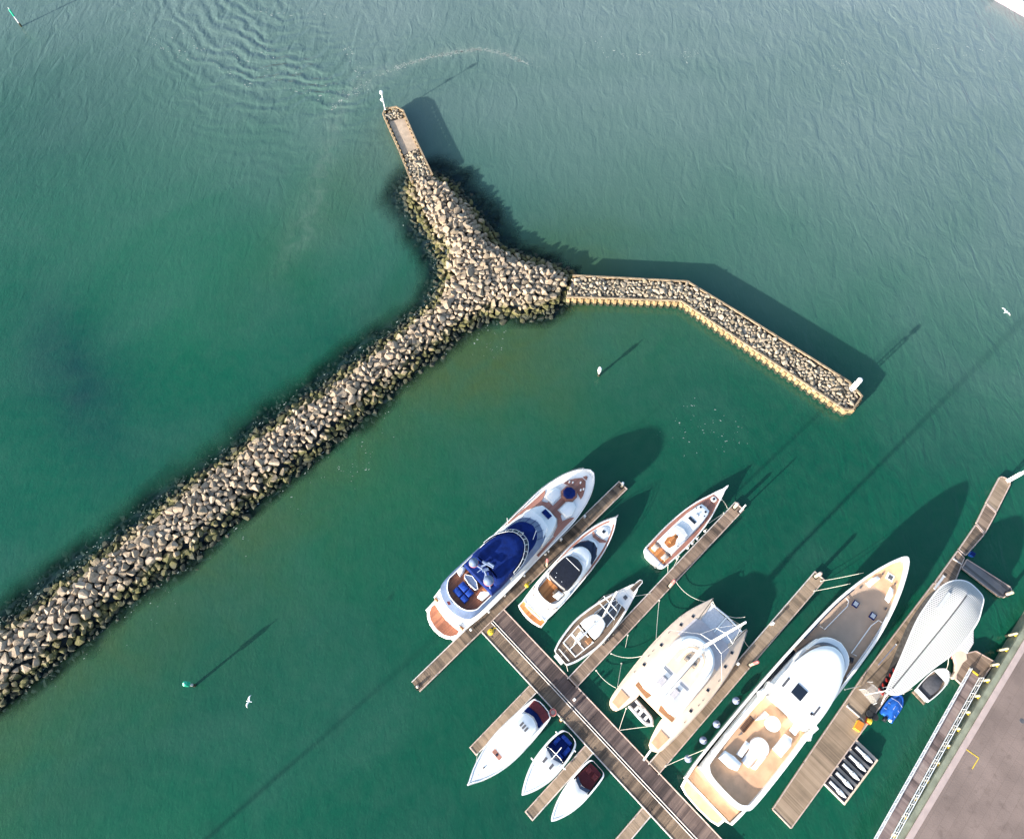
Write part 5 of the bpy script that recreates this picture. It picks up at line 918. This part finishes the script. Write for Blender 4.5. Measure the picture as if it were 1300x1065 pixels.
for i in range(5):
    nm = ('nearest the canopy point', 'second from the canopy point', 'in the middle of the row', 'fourth from the canopy point', 'farthest under the canopy')[i]
    t = gthing('life_jacket_rack', 'red rack of gear %s' % nm, 'rack', 37.9 + i * .85, -26.6 + i * .02, 0, .5, 'red racks beside the canopy'); MB().box(0, 0, 0, .5, .9, .5, 0, .05).build('crate', 'dgrey', t); [MB().box(-.05 + .02 * k, -.28 + .28 * k, .5, .42, .22, .2, .25 * k, .06).build('life_jacket', 'bred', t, 45) for k in range(3)]
t = gthing('clear_tent', 'translucent grey plastic screen on posts on the right pontoon', 'screen', 35.9, -25.7, 0, .5)
pl = mat('clear plastic', (.5, .5, .5), .3); pl.node_tree.nodes['Principled BSDF'].inputs['Alpha'].default_value = .28
MB().rings([[(0, -1.2, .1), (1.9, -1.0, .1), (1.9, .9, .1), (.3, 1.1, .1)], [(.3, -.9, 1.6), (1.6, -.8, 1.7), (1.6, .6, 1.7), (.5, .8, 1.5)]], False, True).build('sheet', pl, t); [MB().tube([(x, y, 0), (x * .9 + .1, y * .85, 1.6)], .04, 5).build('post', 'lgrey', t) for x, y in ((0, -1.2), (1.9, -1.0), (1.9, .9), (.3, 1.1))]
def coil(label, p, m, r=.36, grp=None):
    t_ = thing('rope_coil', label, 'rope', p, .5, grp); pp = [(r * (1 - .08 * k / 6) * math.cos(k * .5), r * (1 - .08 * k / 6) * math.sin(k * .5), .04 + .012 * k / 4) for k in range(60)]; MB().tube(pp, .055, 5).build('coil', m, t_); MB().tube([(r, 0, .05), (r * 1.6, .3, .04), (r * 2.2, .1, .04)], .05, 5).build('tail', m, t_)
coil('yellow coiled hose on the walkway behind the blue covered yacht', G(5.9, 14.2, .52), 'yel', .42); coil('small yellow coil on the longest finger beside the black covered cruiser stern', G(13.9, 15.3, .52), 'yel', .3)
t = thing('life_ring', 'round white and red life ring holder at the left edge of the walkway', 'life ring', G(5.0, 1.15, .6), 0); MB().tube([(.38 * math.cos(a), .38 * math.sin(a), .35) for a in [2 * math.pi * k / 16 for k in range(17)]], .1, 7).build('ring', 'pinkc', t, 60); MB().lathe([(.5, 0), (.5, .18), (.46, .22)], n=18).build('holder', 'cream', t, 40)
t = gthing('blue_bin', 'small blue bin at the bend of the right pontoon', 'bin', 62.4, -25.15, 10, .5); MB().prism([(-.25, -.25), (.25, -.25), (.25, .25), (-.25, .25)], 0, .7, -.03).build('body', 'bmesh', t); MB().box(0, 0, .7, .62, .62, .08, 0, .02).build('lid', 'navy', t)
def bar(label, a, b_, m='woodw', w_=.16, z=.5, h=.1, name='ramp_strip', cat='strip'):
    A_, B_ = Vector(G(*a)), Vector(G(*b_)); d_ = B_ - A_; t_ = thing(name, label, cat, (A_.x, A_.y, z), math.atan2(d_.y, d_.x)); MB().box(d_.length / 2, 0, 0.004, d_.length, w_, h, 0, .02).build('bar', m, t_); MB().box(.08, 0, h * .6, .12, w_ + .12, .08).build('end_plate', 'galv', t_)
bar('white strip across the right pontoon near the bright yellow box', (33.4, -24.6), (33.5, -27.2)); bar('white strip across the narrow end of the right pontoon near the blue bin', (60.2, -23.75), (60.35, -25.0))
bar('long purple grey pole lying along the outer edge of the right pontoon', (44.6, -24.75), (40.6, -24.6), 'fend', .1, h=.1, name='pole', cat='pole'); bar('pale plank lying on the pontoon beside the rounded canopy end', (57.2, -24.2), (54.6, -24.25), 'lgrey', .3, h=.12, name='plank', cat='plank')
bar('yellow plank at the head of the gangway', (48.7, -32.9), (48.8, -34.2), 'yel', .22, .9, name='plank', cat='plank')
for label, u, v, a in (('grey power pedestal on the finger beside the catamaran bow', 34.5, -11.6, 0), ('grey power pedestal on the catamaran finger near midship', 27.0, -11.6, 0), ('grey power pedestal on the longest finger beside the yacht bow', 26.8, 16.5, 0), ('grey power pedestal on the longest finger beside the yacht midship', 21.9, 16.5, 0), ('white box on the dark strip of the main walkway', 8.1, 0.3, 0)):
    t = gthing('power_pedestal', label, 'pedestal', u, v, a, .5, 'power pedestals on the pontoons'); MB().box(0, 0, 0, .26, .26, .95, 0, .03).build('post', 'lgrey', t); MB().box(0, 0, .95, .34, .34, .12, 0, .04).build('cap', 'gel', t)
# ---- canopy building
t = gthing('canopy_building', 'teardrop shaped building under a white ribbed roof with a dark ridge line', 'building', 37.4, -26.4)
out_ = [(0, .0), (.9, .25), (4.8, 1.05), (9.9, 2.15), (13.0, 2.45), (16.2, 2.45), (18.2, 1.75), (19.35, .6), (19.5, -.7), (19.1, -2.1), (17.6, -2.75), (15.3, -3.3), (10.6, -3.25), (6.3, -2.35), (1.2, -1.35), (0, -.2)]
oo = smooth_line(out_, 4)[:-1]; rid = lambda x: (.1 - .018 * x)
zr = lambda x: 4.0 + min(1.5, .35 + x * .09) * (1 - max(0, (x - 15.5) / 4.2) ** 2 * .85)
v_, f_ = [], []
for x, y in oo:
    rx = min(max(x, .3), 17.2); ry = -.1; 
    for k in range(6):
        q = k / 5; X_ = x + (rx - x) * q; Y_ = y + (ry - y) * q; v_.append((X_, Y_, 3.95 + (zr(rx) - 3.95) * (1 - (1 - q) ** 1.6)))
n_ = len(oo)
for i in range(n_):
    for k in range(5): f_.append((i * 6 + k, ((i + 1) % n_) * 6 + k, ((i + 1) % n_) * 6 + k + 1, i * 6 + k + 1))
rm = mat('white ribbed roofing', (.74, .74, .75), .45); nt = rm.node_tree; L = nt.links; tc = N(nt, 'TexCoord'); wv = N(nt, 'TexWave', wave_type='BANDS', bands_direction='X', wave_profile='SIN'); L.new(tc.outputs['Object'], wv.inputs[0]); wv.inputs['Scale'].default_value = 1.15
bp = N(nt, 'Bump'); bp.inputs['Strength'].default_value = 1; bp.inputs['Distance'].default_value = .12; L.new(wv.outputs['Fac'], bp.inputs['Height']); L.new(bp.outputs['Normal'], nt.nodes['Principled BSDF'].inputs['Normal'])
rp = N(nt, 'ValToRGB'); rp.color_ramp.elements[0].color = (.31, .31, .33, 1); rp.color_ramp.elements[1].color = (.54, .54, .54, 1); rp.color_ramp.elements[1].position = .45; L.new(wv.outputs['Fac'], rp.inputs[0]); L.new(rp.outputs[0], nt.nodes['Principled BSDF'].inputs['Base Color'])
roof = MB().add(v_, f_).build('roof', rm, t, 35); MB().prism(shrink(oo, -.12), 3.75, 3.97).build('roof_edge', 'gel', t); MB().prism(shrink(oo, 1.0), .5, 3.75).build('wall', 'lgrey', t); MB().prism(shrink(oo, .92), 1.4, 2.9).build('window_band', 'glassb', t)
MB().prism(shrink(oo, .25), -.4, .55).build('floating_base', 'flo', t)
MB().tube([(x, -.1, zr(x) + .06) for x in np.linspace(.6, 17.0, 16)], .09, 5).build('ridge_strip', 'dgrey', roof)
slab(t, 'roof_light', [(13.0, 1.15), (16.0, 1.25), (16.0, 1.75), (13.0, 1.65)], 4.3, 4.95, 'lgrey', .05); slab(t, 'nose_cap', sym([(18.3, 0), (17.9, 1.2), (18.9, .9), (19.3, 0)]), 3.95, 4.12, 'gel', .1)
mb = MB(); wg = [(11.1, -3.1), (15.2, -3.2), (13.2, -4.5), (11.6, -4.6)]; mb.prism(wg, 3.4, 3.75, .1, .05); mb.build('side_roof', rm, t); MB().prism(shrink(wg, .4), .5, 3.4).build('side_wall', 'lgrey', t)
MB().tube([(0, -.2, 3.8), (-.5, -.3, 3.3), (-.6, -1.2, .6)], .07, 6).build('nose_bracket', 'gel', t); MB().tube([(0.1, .1, 3.8), (-1.2, .9, .6)], .05, 6).build('nose_brace', 'gel', t)
# ---- landing and gangway
t = poly_pontoon('small boarded landing where the gangway meets the water, behind the canopy', [(46.3, -32.5), (49.0, -31.0), (51.4, -32.4), (52.0, -34.9), (48.9, -34.95), (46.3, -34.6)], 'pont', .8, name='landing_pontoon')
t = gthing('landing_bulge', 'rounded cream platform curling out beside the canopy and the landing', 'platform', 46.2, -30.9); MB().prism([(0, -1.5), (-.2, -1.0), (.9, -1.0), (1.8, -.5), (2.6, .3), (3.3, .5), (4.0, .1), (4.2, -.7), (3.4, -1.35), (2.6, -1.2)], .3, .86, .05, .05).build('deck', 'cream', t); MB().tube([(2.4, .4, .9), (2.2, .5, 1.3), (1.9, .2, .9)], .05, 5).build('hoop', 'pinkc', t)
t = gthing('gangway', 'long sloping gangway with white lattice side rails up to the quay', 'gangway', 48.6, -33.75, 183.6)
GL = 26; zz = lambda x: .9 + 2.3 * x / GL
MB().rings([[(x, -.62, zz(x)), (x, .62, zz(x)), (x, .62, zz(x) - .12), (x, -.62, zz(x) - .12)] for x in (0, GL)]).build('deck', plank('gangway boards', (.38, .29, .25), (.24, .17, .15), .3), t)
for s in (1, -1):
    mb = MB(); mb.tube([(0, s * .82, zz(0) + 1.0), (GL, s * .82, zz(GL) + 1.0)], .055, 6); mb.tube([(0, s * .72, zz(0) + .05), (GL, s * .72, zz(GL) + .05)], .07, 6); mb.tube([(0, s * .77, zz(0) + .55), (GL, s * .77, zz(GL) + .55)], .03, 5)
    for i in range(21):
        x = GL * i / 20; mb.tube([(x, s * .72, zz(x)), (x, s * .82, zz(x) + 1.0)], .035, 4)
        if i < 20: mb.tube([(x, s * .72, zz(x)), (x + GL / 20, s * .82, zz(x) + 1.05)], .025, 4)
    mb.build('side_rail', 'gel', t)
mb = MB(); mb.tube([(46.4 - 46.3, 0, 0), (46.4 - 46.3, 0, .01)], .01, 4)
# ---- quay
qd = [(-60, -41.6), (35, -36.05), (55.7, -34.75), (95, -32.2), (95, -90), (-60, -90)]
pv = M['pave']; nt = pv.node_tree; L = nt.links; pb = nt.nodes['Principled BSDF']; src = pb.inputs['Base Color'].links[0].from_socket
tc = N(nt, 'TexCoord'); mpn = N(nt, 'Mapping'); mpn.inputs['Rotation'].default_value = (0, 0, -MA - R(3.5)); L.new(tc.outputs['Object'], mpn.inputs[0])
br = N(nt, 'TexBrick'); L.new(mpn.outputs[0], br.inputs['Vector']); br.inputs['Scale'].default_value = .22; br.inputs['Mortar Size'].default_value = .006; br.inputs['Color1'].default_value = (1, 1, 1, 1); br.inputs['Color2'].default_value = (.86, .84, .83, 1); br.inputs['Mortar'].default_value = (.5, .48, .46, 1)
mu = N(nt, 'Mix', data_type='RGBA', blend_type='MULTIPLY'); mu.inputs[0].default_value = .35; L.new(src, mu.inputs[6]); L.new(br.outputs['Color'], mu.inputs[7])
sn = N(nt, 'TexNoise'); sn.inputs['Scale'].default_value = .9; sn.inputs['Detail'].default_value = 8; L.new(tc.outputs['Object'], sn.inputs['Vector'])
sr = N(nt, 'ValToRGB'); sr.color_ramp.elements[0].position = .28; sr.color_ramp.elements[0].color = (.45, .43, .42, 1); sr.color_ramp.elements[1].position = .42; L.new(sn.outputs['Fac'], sr.inputs[0])
m3 = N(nt, 'Mix', data_type='RGBA', blend_type='MULTIPLY'); m3.inputs[0].default_value = .4; L.new(mu.outputs[2], m3.inputs[6]); L.new(sr.outputs[0], m3.inputs[7]); L.new(m3.outputs[2], pb.inputs['Base Color'])
mb = MB(); mb.prism([G(u, v)[:2] for u, v in [(a, b_ - (.75 if i < 4 else 0)) for i, (a, b_) in enumerate(qd)]], -3, 3.0); tag(mb.build('quay', 'pave'), 'pinkish grey paved quay in the lower right corner', 'quay', kind='structure')
t = gthing('quay_wall', 'algae stained quay wall with a pale coping along the lower right water edge', 'quay wall', 35, -36.05, 3.55)
MB().prism([(-60, -.75), (60, -.75), (60, 0), (-60, 0)], -3, 2.72).build('wall_face', 'qgreen', t); MB().prism([(-60, -1.25), (60, -1.25), (60, -.55), (-60, -.55)], 2.95, 3.1, 0, .03).build('coping', 'kerb', t); MB().prism([(-60, -.56), (60, -.56), (60, .1), (-60, .1)], 2.6, 2.85, 0, .03).build('ledge', 'qgreen', t)
ORD = ('lowest', 'second lowest', 'third lowest', 'fourth lowest', 'fifth lowest', 'sixth lowest', 'middle', 'sixth highest', 'fifth highest', 'fourth highest', 'third highest', 'second highest', 'topmost')
for i in range(13):
    u = -14 + i * 2.62 + 14.6; x = u
    lab = '%s of the yellowish fender piles against the stained quay wall' % ORD[i]
    tt = gthing('fender_pile', lab, 'pile', *((lambda uu: (uu, -36.05 + (uu - 35) * .0622 + .28))(35.6 - 2.6 * 4 + i * 2.6)), 3.5, 0, 'fender piles along the quay wall')
    MB().lathe([(.17, -2.5), (.17, .8)], n=10).build('weedy_foot', 'tide', tt, 40); MB().lathe([(.17, .8), (.16, 2.55), (.05, 2.7)], n=10).build('timber', 'pileg', tt, 40); MB().box(0, -.18, 1.9, .5, .16, .2).build('bracket', 'yel', tt)
t = gthing('barrier_line', 'thin yellow painted line cornering on the quay paving', 'marking', 39.1, -36.9, 0, 3.0); MB().box(.15, -.85, .002, .09, 1.75, .02, .17).build('line', 'yel', t); MB().box(-.55, -1.75, .002, 1.6, .09, .02, .05).build('line', 'yel', t)
t = gthing('manhole_cover', 'small dark round manhole cover on the quay', 'manhole', 47, -40.1, 0, 3.0); MB().lathe([(.3, .002), (.28, .02)], n=16).build('cover', 'dgrey', t)
def lamp_post(label, u, v):
    t_ = gthing('lamp_post', label, 'lamp post', u, v, 0, 3.0, 'lamp posts on the quay'); MB().lathe([(.16, 0), (.1, .5), (.06, 5.0)], n=10).build('post', 'dgrey', t_, 40); MB().lathe([(.08, 5), (.3, 5.1), (.3, 5.35), (.1, 5.5)], n=12).build('lantern', 'lgrey', t_, 40)
# far shore corner
fp = [P(x, y, 1.6)[:2] for x, y in ((1268, -8), (1300, 10), (1420, 75), (1420, -160), (1268, -160))]; mb = MB(); mb.prism(fp, -3, 1.6); tag(mb.build('far_quay', mat('pinkish far paving', (.38, .28, .34), .8, .3, .6)), 'corner of a far quay with pinkish paving', 'quay', kind='structure')
fe = [P(x, y, 1.75)[:2] for x, y in ((1266, -11), (1302, 9.5), (1425, 76), (1425, 71), (1303, 5), (1270, -13))]; t = thing('far_quay_kerb', 'white kerb of the far quay in the top right corner', 'kerb', (0, 0, 0)); MB().prism(fe, 1.0, 1.95).build('kerb', 'white', t)
# ---- mooring lines
def line(label, a, b_, za, zb, sag=.5, r=.035, sway=0):
    A_, B_ = Vector(P(*a, za)), Vector(P(*b_, zb)); pp = []
    nn = (B_ - A_); nn = Vector((-nn.y, nn.x, 0)).normalized()
    for k in range(11): q = k / 10; p = A_.lerp(B_, q); p.z = max(.03, p.z - sag * 4 * q * (1 - q)); p += nn * sway * 4 * q * (1 - q); pp.append(tuple(p - A_))
    t_ = thing('mooring_line', label, 'rope', tuple(A_), 0, 'mooring lines'); MB().tube(pp, r, 5).build('rope', 'rope', t_); MB().lathe([(.09, -.05), (.12, 0), (.09, .05)], n=8).build('eye', 'rope', t_)
line('rope from the ketch finger curving to the catamaran port bow', (858, 738), (904, 765), .6, 2.0, .6, sway=-.6)
line('rope from the ketch finger to the side of the catamaran amidships', (776, 829.5), (815, 832.5), .6, 1.9, .5, sway=-.3)
line('rope from the ketch finger straight down to the catamaran side', (837, 762), (833, 811), .6, 1.9, .3)
line('rope from the ketch finger to the catamaran port quarter', (757, 851), (782, 873), .6, 1.9, .3, sway=-.2)
line('thin rope running down from the catamaran port quarter into the water', (789, 842), (784, 871), .05, 1.9, 0)
line('rope loop between the catamaran bow and its mast tip side', (905, 764), (946, 783), 2.0, 2.2, .4, sway=-.8)
line('rope from the inner port stern of the catamaran to the walkway', (795, 899), (786, 926), 1.6, .6, .1); line('rope from the starboard stern of the catamaran to the walkway', (829, 921), (787, 926.5), 1.6, .6, .2)
line('rope from the catamaran starboard bow to its finger', (944, 812), (951, 822), 1.8, .6, .1)
line('upper rope from the biggest yacht bow to the pile tipped finger', (1042, 737.5), (1096, 727), .6, 3.6, .3); line('lower rope from the biggest yacht bow to the pile tipped finger', (1034, 750), (1080, 740.5), .6, 3.2, .3)
line('rope from the biggest yacht quarter across to the catamaran finger', (845, 972), (897, 950), .6, 2.5, .3); line('pale rope from the side of the biggest yacht to the right pontoon', (1072.5, 875), (1092, 870.5), 3.5, .6, .1, .05)
line('rope from the sloop bow to its finger tip', (916, 634), (923.5, 645.5), 1.4, .6, .2, sway=.2); line('rope from the sloop side forward to its finger', (919, 651), (900, 664), .6, 1.3, .1); line('rope from the sloop stern corner to its finger', (848, 717), (848, 727), 1.2, .6, .1); line('rope from the sloop quarter along its finger', (862, 706), (854, 722), 1.2, .6, .1)
line('rope from the ketch bow to its finger', (804, 756.5), (826, 753), 1.6, .6, .3); line('rope from the ketch stern to the walkway', (719, 843), (721, 852), 1.2, .6, .1)
line('short rope below the canopy to the dark floored tender', (1204, 835), (1199, 853), 2.0, .9, .3, sway=.3); line('rope from the tender stern to the canopy point', (1147, 880), (1158, 874), .7, .8, .1)
line('thin rope from the white cruiser bow to the end of the short pale finger', (606, 957), (603.5, 974), .6, 1.7, .1)
line('lower rope trailing from the ketch finger into the water', (797, 806), (794, 822), .5, .05, 0, .025)
# a second ketch lies outside the picture; its masts throw the long shadows at lower left
k2 = copy_tree(KETCH); tp = Vector(P(575, 785)); k2.location = (tp.x - 74 * math.cos(R(40.9)), tp.y - 74 * math.sin(R(40.9)), 0); k2.rotation_euler = (0, 0, R(38)); k2['label'] = 'ketch moored outside the lower left edge, seen only by its long mast shadows'
